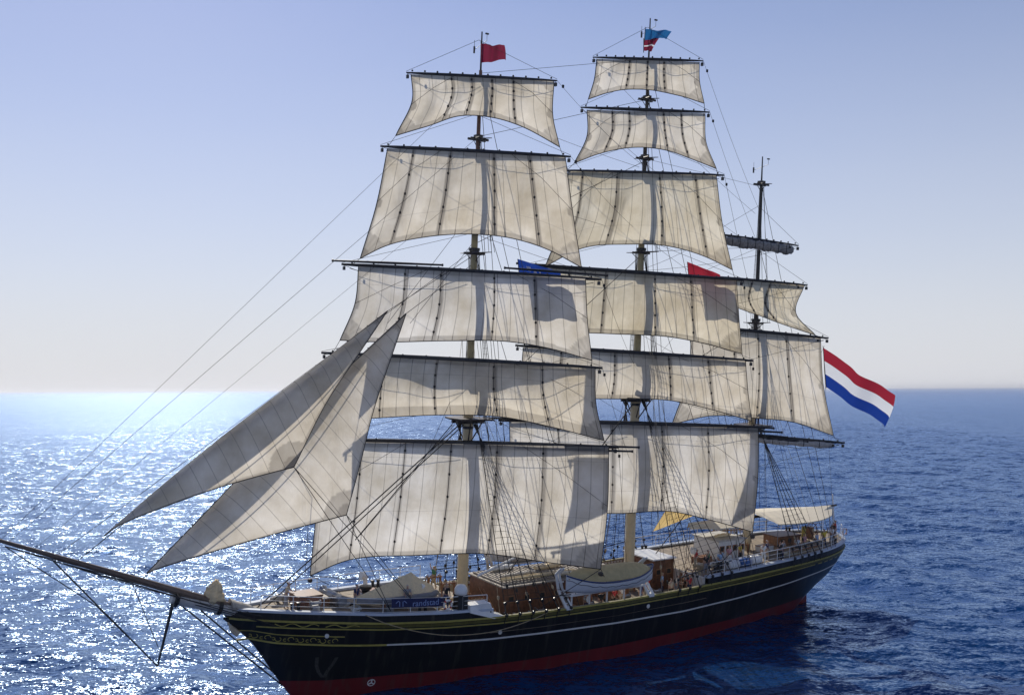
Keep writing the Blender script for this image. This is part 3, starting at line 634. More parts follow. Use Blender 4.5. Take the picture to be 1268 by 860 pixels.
# --- headsails
def jib(name, head, tack, clew, luff, leech, foot, yc, belly, lbl=None):
    uh = lambda q, t, Y: CP(q[0], q[1], Y*t)
    h, tk, cl = CP(*head), CP(*tack), CP(clew[0], clew[1], yc)
    nu, nv = 81, 101
    L = cr([h]+[CP(q[0], q[1], .15) for q in luff]+[tk], nv)
    R = cr([h]+[CP(q[0], q[1], yc*f) for q, f in leech]+[cl], nv)
    Ft = cr([tk]+[CP(q[0], q[1], yc*f) for q, f in foot]+[cl], nu); H = np.repeat(h[None], nu, 0)
    P = coons(H, Ft, L, R, nu, nv); u = np.linspace(0, 1, nu)[None]; v = np.linspace(0, 1, nv)[:, None]
    nrm = np.cross(tk-h, cl-h); nrm /= np.linalg.norm(nrm); nrm *= np.sign(nrm[1])
    P = P+(belly*(np.sin(np.pi*u**.7)**.9)*np.sin(np.pi*np.minimum(v*.8, 1)**1.2)*(.3+.7*v))[..., None]*nrm
    ed = (cl-h)/np.linalg.norm(cl-h); along = (P-h)@ed; across = (1-u)*np.linalg.norm(P[:, -1]-P[:, 0], axis=-1)[:, None]
    D = np.zeros((nv, nu))
    for E_, w in ((P[:, 0], .2), (P[:, -1], .15)): D = np.maximum(D, .45*(np.linalg.norm(P-E_[:, None], axis=-1) < w))
    D = np.maximum(D, .45*(np.linalg.norm(P-P[-1][None], axis=-1) < .18))
    dc = np.linalg.norm(P-cl, axis=-1); D = np.maximum(D, .5*(dc < 1.6)); D = np.maximum(D, .75*(dc < .7)); D = np.maximum(D, .45*(np.linalg.norm(P-h, axis=-1) < 1.5))
    o = finish_sail(name, P, JIBM, D, np.stack([across, along+.5*across], -1), ship)
    if lbl: o['label'] = lbl
    for i_ in range(4, nv-3, 4):                                             # hanks holding the luff to its stay
        mb = MB(); q_ = P[i_, 0]; mb.tube([q_+np.array([.1*math.cos(t_), .1*math.sin(t_), .05]) for t_ in np.linspace(0, 2*math.pi, 7)], .022, 4, cap=False); mb.build('hank', YARD, o)
    mb = MB(); mb.tube(P[::4, 0], .05, 4); mb.tube(P[::4, -1], .035, 4); mb.tube(P[-1][::4], .035, 4); mb.build('bolt_rope', ROPE, o)
    return P
JA = jib('jib_sail', (480, 385), (129, 663), (364, 578), [(400, 447), (300, 524), (200, 604)], [((445, 437), .45), ((405, 497), .8)], [((200, 641), .3), ((283, 609), .7)], 3.2, 1.9)
JB = jib('jib_sail', (503, 388), (182, 709), (429, 637), [(420, 466), (330, 556), (255, 634)], [((488, 432), .2), ((462, 510), .6), ((447, 570), .85)], [((250, 690), .4), ((345, 662), .8)], 3.2, 1.7)
def staysail(name, head, tack, clew, yc, m):
    h, tk, cl = head, tack, clew; nu, nv = 25, 40; u = np.linspace(0, 1, nu)[None, :, None]; v = np.linspace(0, 1, nv)[:, None, None]
    P = h+v*((tk-h)*(1-u)+(cl-h)*u); P = P+np.array([0, 1, 0])*(.8*np.sin(math.pi*u)*np.sin(math.pi*v))
    o = finish_sail(name, P, m, np.zeros((nv, nu)), np.stack([(u*v)[..., 0]*6, (v+0*u)[..., 0]*8], -1), ship); return o
staysail('staysail', CP(868, 560, -1), CP(808, 658, -1), CP(872, 633, -1.5), 0, sail_material('staysail_ochre', (.62, .47, .22), seam=.5))

# --- standing rigging
def shrouds(parent, x, z1, y1, xs, zf, yf, r=.03, rat=.42, every=True, ztop_lim=1.):
    for sgn in (-1, 1):
        mb = MB(); A = [np.array([xx, sgn*yf(xx), zf(xx)]) for xx in xs]; B = [np.array([x-.12+.1*i, sgn*y1, z1]) for i in range(len(xs))]
        for a, b in zip(A, B): mb.tube([a, b], r, 5, cap=False)
        L0 = z1-A[0][2]; n = int(L0/rat)
        for i in range(2, n-2):
            pts = [a+(b-a)*(i/n) for a, b in zip(A, B)]; mb.tube(sag(pts[0], pts[-1], .02, 3), .015, 3, cap=False)
        mb.build('shrouds', ROPE, parent)
        if every:
            mb = MB()
            for a, b in zip(A, B):
                d = (b-a)/np.linalg.norm(b-a); mb.lathe(a, [(0, 0), (.13, .03), (.13, .12), (0, .15)], 8, (0, 1, 0)); mb.lathe(a+d*.8, [(0, 0), (.13, .03), (.13, .12), (0, .15)], 8, (0, 1, 0)); mb.tube([a-d*.0, a+d*.8], .05, 4)
                mb.tube([a, (a[0], sgn*(hb(a[0], a[2]-.7)+.05), a[2]-.7)], .04, 4)
            mb.tube([A[0]+np.array([0, 0, .95]), A[-1]+np.array([0, 0, .95])], .04, 5)
            mb.build('deadeye', BLACKP, parent)
yfr = lambda X: hb(X, zrail(X))+.12
zfr = lambda X: zrail(X)+(.15 if POOP < X < FC_END else .75)
shrouds(fm, 11.7, 18.2, 1.0, [11.2, 10.1, 9.0, 7.9, 6.8, 5.7], zfr, yfr)
shrouds(mm, -4.4, 19.6, 1.0, [-5.0, -6.1, -7.2, -8.6, -9.7, -10.8], zfr, yfr)
shrouds(zm, -18.3, 17.0, .9, [-18.9, -19.9, -20.9, -21.9, -22.9], zfr, yfr)
shrouds(fm, 11.7, 30.3, .5, [11.2, 10.9, 10.6, 10.3], lambda X: 18.3, lambda X: 1.6, .024, every=False)
shrouds(mm, -4.4, 31.5, .5, [-4.9, -5.2, -5.5, -5.8], lambda X: 19.7, lambda X: 1.7, .024, every=False)
shrouds(zm, -18.3, 26.2, .4, [-18.8, -19.05, -19.3], lambda X: 17.1, lambda X: 1.4, .022, every=False)
shrouds(fm, 11.7, 38.6, .2, [11.2, 10.95, 10.7], lambda X: 30.4, lambda X: 1.2, .018, every=False)
shrouds(mm, -4.4, 39.2, .2, [-4.9, -5.15, -5.4], lambda X: 31.6, lambda X: 1.2, .018, every=False)
shrouds(zm, -18.3, 38.4, .2, [-18.7, -18.95], lambda X: 26.3, lambda X: 1.0, .018, every=False)
def one(name, pts, r=.022, m=ROPE, parent=None, d=0.):
    global mb
    mb = MB(); mb.tube(sag(pts[0], pts[1], d, 8) if d else pts, r, 5, cap=False); return mb.build(name, m, parent or ship)
top = lambda k, z: np.array([MX[k], 0, z])
for a, b, r in ((CP(-2, 671), top('fore', 43), .012), (CP(8, 673), top('fore', 38.8), .014), (CP(38, 683), top('fore', 35.5), .01), (CP(66, 690), top('fore', 30.6), .018),
                (CP(92, 697), CP(480, 385), .03), (CP(480, 385), top('fore', 30.2), .022), (CP(176, 717), CP(503, 388), .03), (CP(503, 388), top('fore', 29.6), .022), (np.array([27.4, 0, 6.2]), top('fore', 18.4), .045), (np.array([27.0, .3, 6.2]), top('fore', 18.1), .04)):
    one('forestay', [a, b], r, parent=fm)
for a, b, r in (((9, 0, 5), top('main', 19.4), .045), (top('fore', 18.6), top('main', 31.3), .026), (top('fore', 31), top('main', 39), .022), (top('fore', 38.8), top('main', 44), .018), (top('fore', 43.4), top('main', 47.3), .016)):
    one('mainstay', [np.array(a, float), b], r, parent=mm)
for a, b, r in (((-6.8, 0, 6), top('mizzen', 16.9), .04), (top('main', 20), top('mizzen', 26), .024), (top('main', 31.6), top('mizzen', 33), .018), (top('main', 39.2), top('mizzen', 38.4), .014)):
    one('mizzen_stay', [np.array(a, float), b], r, parent=zm)
for k, x0s, zs in (('fore', [4.9, 4.2, 3.5, 2.8], [30.3, 38.6, 43.3, 35]), ('main', [-11.8, -12.5, -13.2, -13.9], [31.5, 39.2, 44, 47]), ('mizzen', [-24, -24.7, -25.5], [26.2, 33, 38.4])):
    for x0, z in zip(x0s, zs):
        for sgn in (-1, 1): one('backstay', [np.array([x0, sgn*yfr(x0), zfr(x0)]), top(k, z)+np.array([0, sgn*.1, 0])], .022, parent={'fore': fm, 'main': mm, 'mizzen': zm}[k])
# braces and lifts for each yard
BR = {'f1': ('main', 38.5, 42.), 'f2': ('main', 33, 38), 'f3': ('main', 22, 31), 'f4': ('main', 14, 22), 'f5': ('main', 4.9, 12), 'm1': ('mizzen', 36, 47), 'm2': ('mizzen', 33, 44), 'm3': ('mizzen', 27, 39), 'm4': ('mizzen', 20, 31), 'm5': ('mizzen', 12, 20), 'm6': ('deck', 5.9, 20), 'z1': ('main', 30, 33), 'z2': ('main', 26, 30), 'z3': ('main', 21, 26), 'z4': ('main', 12, 17)}
for k, (tgt, z, zl) in BR.items():
    o, a, b = yd[k]; mk_ = {'f': 'fore', 'm': 'main', 'z': 'mizzen'}[k[0]]
    for q, sgn in ((a, -1), (b, 1)):
        mb = MB()
        t = np.array([MX[tgt]+.3, sgn*.3, z]) if tgt in MX else np.array([-15., sgn*5., z])
        mb.tube(sag(q, t, .35, 8), .014, 4, cap=False)
        pend = q+(t-q)*.06; mb.box(pend, (.14, .1, .22))
        mb.build('brace', ROPE, o)
    zl2 = max(a[2], b[2])+2.6
    for q in (a, b): mb = MB(); mb.tube([q+(0, 0, .1), (MX[mk_]+.25, 0, zl2)], .014, 4, cap=False); mb.build('lift', ROPE, o)
# sheets from clews down to the yard arms below, course sheets to the deck
pairs = [('f1', 'f2'), ('f2', 'f3'), ('f3', 'f4'), ('f4', 'f5'), ('m1', 'm2'), ('m2', 'm3'), ('m3', 'm4'), ('m4', 'm5'), ('m5', 'm6'), ('z2', 'z3'), ('z3', 'z4')]
for a_, b_ in pairs:
    so_, P = S[a_]; yo, ya, yb = yd[b_]; mb = MB(); mb.tube([P[-1, 0], ya+(yb-ya)*.04], .022, 4, cap=False); mb.build('sheet', ROPE, so_); mb = MB(); mb.tube([P[-1, -1], yb+(ya-yb)*.04], .022, 4, cap=False); mb.build('sheet', ROPE, so_)
for k, pts in (('f5', [((20.5, -3.9, 6.1), 0), ((17.8, -4, 6.1), 0), ((1.5, 5.3, 4.9), -1), ((9., 5.2, 4.9), -1)]), ('m6', [((4., -5, 4.8), 0), ((-12.5, 5.2, 5.9), -1), ((-8., 5.2, 5.6), -1)])):
    so_, P = S[k]
    for q, c_ in pts: mb = MB(); mb.tube([P[-1, c_], q], .026, 4, cap=False); mb.build('sheet', ROPE, so_)
    for c_ in (0, -1): mb = MB(); mb.lathe(P[-1, c_]-(0, 0, .35), [(0, -.2), (.15, -.15), (.18, 0), (.15, .15), (0, .2)], 8, (0, 1, 0)); mb.build('clew_block', SPAR, so_)
for P, cl in ((JA, 0), (JB, 0)):
    c_ = P[-1, -1]; mb = MB(); mb.tube([c_, (c_[0]-1.4, 2.6, c_[2]-1.5), (c_[0]-1.0, 3.2, 9.)], .022, 4, cap=False); mb.tube([c_, (19.5, 3.7, 6.0)], .022, 4, cap=False); mb.tube([c_, (17.5, 4., 6.0)], .022, 4, cap=False)
    mb.build('sheet', ROPE, ship)
one('fore_tackle', [CP(560, 525, 0), CP(440, 668, 3.)], .035, parent=fm); one('fore_tackle', [CP(563, 525, 0), CP(446, 662, 3.)], .018, parent=fm)
for (a, b, Ya, Yb) in (((590, 255), (480, 400), 0, 1.5), ((586, 300), (508, 400), 0, 1.5), ((582, 440), (530, 560), .5, 3)): one('halyard', [CP(*a, Ya), CP(*b, Yb)], .016, parent=fm)

# ---------------------------------------------------------------- deck fittings (parts of the ship)
def house(name, x0, x1, w, z0, h, wall, roof=WHITE, wins=0, ov=.15):
    mb = MB(); mb.box(((x0+x1)/2, 0, z0+h/2), (x1-x0, w, h)); o = mb.build(name, wall, ship)
    mb = MB(); mb.box(((x0+x1)/2, 0, z0+h+.06), (x1-x0+ov*2, w+ov*2, .1)); mb.build('house_roof', roof, o)
    for i in range(wins):
        xx = x0+(i+.5)*(x1-x0)/wins
        for sgn in (-1, 1):
            mb = MB(); mb.box((xx, sgn*(w/2+.02), z0+h*.62), (.55, .05, .5)); f = mb.build('window', VARN, o); mb = MB(); mb.box((xx, sgn*(w/2+.045), z0+h*.62), (.4, .03, .36)); mb.build('pane', BLACKP, f)
    mb = MB()
    for sgn in (-1, 1):
        for xx in np.arange(x0+.2, x1, .9): mb.box((xx, sgn*(w/2+.01), z0+h/2), (.08, .03, h-.05))
    mb.sides('panel_moulding', wall, o)
    return o
GRW = mat('weathered_grey_wood', (.36, .32, .27), .7, .25, 4)
hd = house('deckhouse', 1.2, 9.6, 4.6, 3.75, 2.3, MAHOG, GRW, 6)
house('engine_house', -3.0, -.6, 3.4, 3.7, 1.9, VARN, GRW, 2)
h3 = house('companionway', -7.9, -5.6, 3.2, 3.8, 2.6, MAHOG, WHITE, 2)
house('charthouse', -16.4, -13.2, 3.0, 5.55, 1.7, WHITE, mat('pale_roof', (.5, .48, .43), .7, .15), 4); house('skylight', -24.5, -21.5, 1.8, 5.95, .8, VARN, MAHOG, 3, .05)
house('deck_locker', 23.1, 24.8, 1.6, 6.0, .75, mat('red_brown_wood', (.22, .1, .07), .5, .2), MAHOG, 0, .04)
# slatted grating and spare spars on the deckhouse roof
mb = MB()
for i in range(26): mb.box((1.4+i*.32, 0, 6.26), (.16, 4.2, .08))
for i in range(5): mb.box((5.4, -2+i*1., 6.2), (8.2, .08, .06))
mb.build('grating', GRW, ship)
for (x0, y0, x1, y1, z, r) in ((1.6, 1.5, 9.4, 1.7, 6.45, .13), (2.2, 1.1, 9.2, 1.2, 6.42, .1)):
    mb = MB(); mb.tube([(x0, y0, z), ((x0+x1)/2, (y0+y1)/2, z), (x1, y1, z)], [r*.6, r, r*.6], 8); mb.build('spare_spar', CREAM, ship)
mb = MB(); mb.tube([CP(592, 712, 3.5), CP(646, 686, 2)], .09, 8); mb.build('boarding_boom', WHITE, ship)
# pin rails with coiled rope along the waist bulwarks, fife rails around the masts
def pinrail(x0, x1, sgn, z=None, yy=None, nm='pin_rail'):
    mb = MB(); f = lambda x: (zrail(x)-.22 if z is None else z); g = lambda x: sgn*(hb(x, zrail(x))-.32) if yy is None else yy
    mb.grid([[(x, g(x)-.09, f(x)), (x, g(x)+.09, f(x)), (x, g(x)+.09, f(x)-.08), (x, g(x)-.09, f(x)-.08)] for x in np.linspace(x0, x1, 12)], close=True)
    mb2 = MB(); rs = np.random.RandomState(int(x0*10+400))
    for x in np.arange(x0+.15, x1, .34):
        mb.tube([(x, g(x), f(x)-.25), (x, g(x), f(x)+.2)], [.02, .035], 5)
        if rs.rand() < .85:
            l = .35+.35*rs.rand()
            for k in range(3): mb2.tube([(x-.1+.03*k, g(x)-.1*sgn, f(x)+.1), (x-.13+.04*k, g(x)-.14*sgn, f(x)-l), (x+.1, g(x)-.14*sgn, f(x)-l+.05), (x+.1-.03*k, g(x)-.1*sgn, f(x)+.1)], .03, 4)
    o = mb.build(nm, VARN, ship); mb2.build('rope_coils', MANILA, o)
for sgn in (-1, 1):
    pinrail(5.4, 11.6, sgn); pinrail(-8.1, -4.6, sgn); pinrail(-3.4, 4, sgn); pinrail(-23, -18.5, sgn, z=6.6)
for x, z in ((13.0, 6.6), (-3.4, 5.0), (-17.4, 6.6), (10.4, 5.0), (-5.2, 5.0)):
    pinrail(x-.1, x+1.1, 1, z, 1.0, 'fife_rail'); pinrail(x-.1, x+1.1, 1, z, -1.0, 'fife_rail')
    for yy in (-1, 1):
        for xx in (x, x+1): mb = MB(); mb.box((xx, yy, z-.55), (.12, .12, 1.05)); mb.build('fife_rail_post', VARN, ship)
# hand rails fore and aft
def railing(x0, x1, n, sides=(-1, 1), hgt=1.05, m=WHITE, base=.68, ins=.15):
    for sgn in sides:
        mb = MB(); X = np.linspace(x0, x1, n); P = [np.array([x, sgn*max(.1, hb(x, zrail(x))-ins), zrail(x)+base]) for x in X]
        for p in P: mb.tube([p, p+(0, 0, hgt)], .03, 5)
        for hh in (hgt, hgt*.66, hgt*.33): mb.tube([p+(0, 0, hh) for p in P], .03 if hh == hgt else .015, 5)
        mb.build('railing', m, ship)
railing(FC_END+.3, 27.4, 9, hgt=.95); railing(-30.1, POOP-.3, 14)
# capstan, windlass, bitts, ventilators
def lathe_part(name, x, y, z, prof, m, k=14): mb = MB(); mb.lathe((x, y, z), prof, k); return mb.build(name, m, ship, smooth=False)
lathe_part('capstan', 20.0, 0.9, 6.0, [(.5, 0), (.5, .12), (.3, .25), (.22, .6), (.3, .85), (.42, .9), (.42, 1.1), (.15, 1.15)], BLACKP)
mb = MB(); mb.box((22.0, 0, 6.35), (.5, 2.2, .6)); mb.lathe((22, -1.6, 6.45), [(.0, 0), (.34, 0), (.2, .3), (.2, .9), (.3, 1.2), (.3, 2), (.2, 2.3), (.2, 2.9), (.34, 3.2), (0, 3.2)], 12, (0, 1, 0)); mb.build('windlass', STEEL, ship)
for x in (25.2, 17.0, 14.6, -10, -27): 
    for sgn in (-1, 1):
        mb = MB(); y = sgn*max(.4, hb(x, zrail(x))-.75)
        for dx in (-.22, .22): mb.lathe((x+dx, y, zrail(x)+.5), [(.11, 0), (.11, .5), (.15, .52), (.15, .6), (0, .62)], 10)
        mb.build('mooring_bitts', BLACKP, ship)
def vent(x, y, z): mb = MB(); mb.tube([(x, y, z), (x, y, z+.8), (x+.02, y, z+1.05), (x+.22, y, z+1.2), (x+.4, y, z+1.22)], [.16, .16, .2, .27, .32], 10); mb.build('ventilator', WHITE, ship)
vent(18.6, -2., 5.8); vent(16.2, 2.4, 5.7); vent(10.3, -1.7, 4.0); vent(-10.4, 1.6, 5.6)
p = CP(570, 752, 4.2); mb = MB(); mb.box(p+(0, 0, .45), (.75, .7, 1.0)); rb = mb.build('dome_pedestal', BLACKP, ship); mb = MB(); mb.lathe(p+(0, 0, .95), [(.42, 0), (.46, .15), (.44, .4), (.3, .62), (0, .7)], 14); mb.build('radar_dome', WHITE, rb, smooth=True)
mb = MB()
for sgn in (1,): mb.prism([(12.4, 4.9, 5.95), (12.1, 4.9, 5.2), (11.3, 5.0, 4.95), (12.1, 5.0, 4.85), (14.0, 4.9, 5.45), (14.0, 4.8, 5.95)], (0, -.8, .04))
mb.build('bulwark_step', WHITE, hullo)
# steering wheel, binnacle
mb = MB(); c0 = np.array([-27.2, 0, 7.0]); mb.tube([c0+(0, .55*math.cos(a), .55*math.sin(a)) for a in np.linspace(0, 2*math.pi, 17)], .04, 5)
for a in np.linspace(0, 2*math.pi, 9)[:-1]: mb.tube([c0, c0+(0, .75*math.cos(a), .75*math.sin(a))], .025, 5)
mb.box(c0+(.3, 0, -.4), (.5, .5, 1.2)); mb.build('steering_wheel', MAHOG, ship)
lathe_part('binnacle', -26, 0, 6.05, [(.22, 0), (.18, .8), (.24, .9), (.2, 1.2), (0, 1.3)], GOLD)
# ladders
for (x, z, dx, y) in ((FC_END-.1, 3.8, -1.2, 3.3), (POOP+.1, 4.0, 1.2, 3.3)):
    mb = MB()
    for sy in (-.35, .35): mb.tube([(x+dx, y+sy, z), (x, y+sy, z+1.9)], .05, 4); mb.tube([(x+dx, y+sy, z+.9), (x, y+sy, z+2.8)], .025, 4)
    for i in range(7): t = (i+.5)/7; mb.box((x+dx*(1-t), y, z+1.9*t), (.22, .7, .04))
    mb.build('companion_ladder', VARN, ship)
# mizzen boom and gaff, ensign staff
mb = MB(); mb.tube([(-18.7, 0, 8.7), (-24, 0, 8.85), (-30.6, 0, 9.0)], [.12, .15, .09], 10); mb.build('spanker_boom', SPAR, ship)
mb = MB(); mb.tube([CP(1034, 664), CP(1031, 612)], .05, 6); mb.lathe(CP(1031, 612), [(0, -.05), (.09, 0), (0, .08)], 6); mb.build('ensign_staff', WHITE, ship)
mb = MB(); mb.tube([CP(940, 596), CP(1021, 428, 1.)], .016, 4, cap=False); mb.tube([CP(1019, 428, 1.), CP(1033, 664)], .016, 4, cap=False); mb.build('ensign_halyard', ROPE, ship)
# davits and chocks for the boats (port and starboard)
BX0, BX1 = CP(705, 712, 5.4)[0], CP(806, 694, 5.4)[0]
def davit(x, sgn, lean):
    mb = MB(); z = zrail(x)+.1
    y = sgn*5.25
    mb.box((x, y-sgn*.1, z+.0), (.5, .4, .25))
    for dx in (-.22, .22): mb.tube([(x+dx, y, z), (x+dx*.8+lean*.5, y-sgn*.5, z+1.2), (x+dx*.6+lean, y-sgn*.35, z+2.5), (x+dx*.6+lean, y+sgn*.2, z+3.0)], [.13, .12, .11, .08], 6)
    for t in (.3, .7, 1.1, 1.7): mb.box((x+lean*t*.35, y-sgn*.35*min(t, 1), z+t*1.1), (.45, .08, .08))
    mb.build('boat_davit', WHITE, ship)
for sgn in (-1, 1):
    davit(BX0-.2, sgn, .9); davit(BX1-.3, sgn, .9)
    mb = MB(); zc = zrail(0)+.35
    mb.box(((BX0+BX1)/2, sgn*5.0, zc+.62), (BX0-BX1-.6, .5, .12))
    for x in np.linspace(BX1+.6, BX0-.6, 5): mb.box((x, sgn*5.0, zc+.15), (.1, .1, .9))
    mb.build('boat_skid', WHITE, ship)

# ---------------------------------------------------------------- things on board
def lifeboat(cx, cy, z0, length, label):
    root = empty('lifeboat', (cx, cy, z0)); tag(root, label, 'lifeboat')
    hl = length/2; rs_ = []
    W = 1.15
    def sec(t, k):        # t -1..1 along, returns ring
        w = W*(1-abs(t)**2.6)**.75; h = .95+.25*t*t; kz = .18*abs(t)**3*2
        return [(hl*t, w*math.sin(a)**(.7) * sg, kz+h*(1-math.cos(a))) for a, sg in k]
    ang = np.linspace(0, math.pi/2, 8)
    G = []
    for t in np.linspace(-.995, .995, 30):
        pr = [(a, 1) for a in ang]; st = sec(t, pr); G.append([(x, -y, z) for x, y, z in st[::-1]]+st[1:])
    mb = MB(); mb.grid(G); mb.poly(G[0]); mb.poly(G[-1]); mb.build('boat_hull', GREYB, root, smooth=True)
    mb = MB()
    for sg in (-1, 1): mb.tube([(g[-1][0], sg*g[-1][1]*1.03, g[-1][2]-.06) for g in G], .06, 6)
    mb.sides('fender_strake', NAVYP, root)
    mb = MB()
    for sg in (-1, 1):
        L_ = [(g[-1][0], sg*g[-1][1]*1.05, g[-1][2]-.32-.1*abs(math.sin(i*.9))) for i, g in enumerate(G)]; mb.tube(L_, .02, 4)
    mb.sides('grab_line', BLACKP, root)
    C_ = []
    for t in np.linspace(-.86, .97, 26):
        w = W*.97*(1-abs(t)**2.6)**.75; z = .95+.25*t*t+.02+.0; hh = .92*(1-abs((t-.05)/.95)**3.2)**.6 if abs((t-.05)/.95) < 1 else 0
        C_.append([(hl*t, w*math.cos(a), z+hh*math.sin(a)**.8) for a in np.linspace(0, math.pi, 13)])
    mb = MB(); mb.grid(C_); mb.poly(C_[0]); mb.poly(C_[-1]); mb.build('boat_cover', mat('tan_boat_cover', (.5, .4, .2), .7, .12, 3, bump=.4), root, smooth=True)
    return root
zb_ = zrail(0)+1.05
lifeboat((BX0+BX1)/2, 5.35, zb_, BX0-BX1+.5, 'pale grey lifeboat with tan cover hung on white davits amidships, port side')
lifeboat((BX0+BX1)/2, -5.35, zb_, BX0-BX1+.5, 'pale grey lifeboat on the far starboard side, half hidden behind the foresail')
# covered inflatable on the foredeck
pb = CP(487, 744, 2.2); pf, pa = CP(443, 733, 2.2), CP(534, 735, 2.2); zt = 6.1
root = empty('covered_boat', (float((pf+pa)[0]/2), 2.2, zt)); tag(root, 'small boat under a peaked beige canvas cover on the foredeck', 'boat')
hl = abs(pf[0]-pa[0])/2+.1
G = []; rs = np.random.RandomState(9)
for t in np.linspace(-1, 1, 34):
    w = float(I(t, [-1, -.8, .3, .75, 1], [.55, 1.0, 1.0, .6, .1])); pk = float(I(t, [-1, -.62, -.38, -.1, .35, .7, 1], [.3, .95, 1.45, 1.15, .75, .45, .2])); ring = []
    for a in np.linspace(-1, 1, 13): q = 1-abs(a); ring.append((hl*t, -w*a*(1+.02*rs.randn()), .5+pk*(q**1.25)*(.97+.05*rs.rand())-.12*math.sin(q*math.pi)*abs(math.sin(t*9))))
    ring = [(x, y*1.02, .22) if i in (0, 12) else (x, y, z) for i, (x, y, z) in enumerate(ring)]
    G.append(ring)
mb = MB(); mb.grid(G); mb.poly(G[0]); mb.poly(G[-1]); mb.build('canvas_cover', CANVAS, root, smooth=False)
mb = MB(); mb.tube([(g[0][0], g[0][1]*.95, .45) for g in G], .2, 8); mb.tube([(g[-1][0], g[-1][1]*.95, .45) for g in G], .2, 8); mb.build('inflatable_tube', mat('grey_rubber', (.2, .2, .21), .7), root, smooth=True)
mb = MB()
for x in (-hl*.5, hl*.4): mb.box((x, 0, .12), (.15, 1.7, .25))
mb.build('boat_chock', VARN, root)
# banner on the fore railing
a_, b_ = CP(485, 752, 4.25), CP(549, 750, 4.35); at_, bt_ = CP(485, 741, 4.25), CP(549, 739, 4.35)
rb = empty('banner', tuple(a_)); tag(rb, 'blue banner with white lettering tied to the foredeck railing', 'banner')
mb = MB(); G = []
for t in np.linspace(0, 1, 20):
    lo, hi = a_+(b_-a_)*t, at_+(bt_-at_)*t; wv = .03*math.sin(t*17); G.append([lo+(0, wv, 0)-a_, hi+(0, wv*.4, 0)-a_])
mb.grid(G); mb.build('cloth', mat('banner_blue', (.005, .012, .075), .6, .08), rb)
cu = bpy.data.curves.new('lettering', 'FONT'); cu.body = 'randstad'; cu.size = .56; cu.extrude = .004; cu.align_x = 'CENTER'; cu.align_y = 'CENTER'
to = bpy.data.objects.new('lettering', cu); dg = bpy.context.evaluated_depsgraph_get(); me = bpy.data.meshes.new_from_object(to)
lt = bpy.data.objects.new('lettering', me); COL.objects.link(lt); lt.parent = rb
LWH = mat('banner_white', (.22, .3, .55), .6, .05); me.materials.clear(); me.materials.append(LWH)
bd = (b_-a_); bl = np.linalg.norm(bd); bd /= bl; bu = (at_-a_)/np.linalg.norm(at_-a_); bh = np.linalg.norm(at_-a_); bn = np.cross(bd, bu)
cpos = bd*bl*.64+bu*bh*.5+bn*.11
lt.matrix_parent_inverse = Matrix(); lt.matrix_basis = Matrix(((bd[0], bu[0], bn[0], cpos[0]), (bd[1], bu[1], bn[1], cpos[1]), (bd[2], bu[2], bn[2], cpos[2]), (0, 0, 0, 1)))
mb = MB(); q = bd*bl*.17+bu*bh*.5+bn*.1
for sg in (-1, 1): mb.tube([q-bd*sg*.4+bu*.02, q-bd*sg*.22+bu*.16, q-bd*sg*.12+bu*.1, q-bd*sg*.12-bu*.2], .03, 4)
mb.build('logo', LWH, rb)
# awnings on the poop
def awning(pts, z, y0, label, ridge=.5):
    # pts: list of (x, half_width)
    xs_ = [p[0] for p in pts]; mid = (min(xs_)+max(xs_))/2; root = empty('awning', (mid, y0, z)); tag(root, label, 'awning')
    mb = MB(); G = []
    for x, w in pts: G.append([(x-mid, w, -.1), (x-mid, w, 0), (x-mid, w*.5, ridge*.5), (x-mid, 0, ridge*.85), (x-mid, -w*.5, ridge*.5), (x-mid, -w, 0), (x-mid, -w, -.1)])
    mb.grid(G); mb.build('canvas', AWN, root, smooth=False)
    mb = MB()
    for x, w in (pts[0], pts[len(pts)//2], pts[-1]):
        for sg in (-1, 1): mb = MB(); mb.tube([(x-mid, sg*w, 0), (x-mid, sg*w, -(z-zrail(x)-.6))], .03, 5); mb.build('awning_pole', STEEL, root)
awning([(-18.9, 3.0), (-20.6, 3.4), (-22.4, 3.5), (-24.5, 3.2), (-26.4, 2.5), (-27.6, 1.9), (-29.9, .15)], 8.6, 0, 'long cream canvas awning stretched over the poop at the stern', .55)
awning([(-11.0, .15), (-13.4, 1.5), (-15.3, 1.6), (-17.2, .2)], 8.4, 0, 'small cream diamond awning just forward of the mizzen mast', .5)
# ropes hanging along the side
mb = MB(); y_ = lambda x, z: hb(x, z)+.05
L_ = []
for t in np.linspace(0, 1, 24): x = 21.2-13.5*t; z = zrail(x)+(.6-t*.6)-4*t*(1-t)*1.35; L_.append((x, y_(x, min(z, zrail(x)))+.03, z))
mb.tube(L_, .03, 5); mb.build('side_rope', MANILA, ship)
# rafts and lockers along the poop rail
def raft(x, label, m, blue=False):
    y = hb(x, zrail(x))-.75; z = zrail(x)+.58; root = empty('life_raft', (x, y, z)); tag(root, label, 'life raft', None)
    mb = MB(); mb.lathe((-.6, 0, .48), [(0, 0), (.3, .03), (.36, .12), (.36, .56), (.39, .58), (.39, .64), (.36, .66), (.36, 1.1), (.3, 1.18), (0, 1.2)], 14, (1, 0, 0)); mb.build('canister', m, root)
    mb = MB()
    for xx in (-.35, .35): mb.box((xx, 0, .1), (.08, .75, .2)); mb.tube([(xx, .38*math.cos(a), .48+.38*math.sin(a)) for a in np.linspace(0, 2*math.pi, 13)], .02, 4)
    mb.build('cradle', STEEL, root)
raft(-11.9, 'white life raft canister at the port poop rail, foremost of the three', WHITE); raft(-13.3, 'blue covered life raft canister between two white ones at the poop rail', BLUEP); raft(-14.7, 'white life raft canister at the poop rail, aft of the blue one', WHITE)
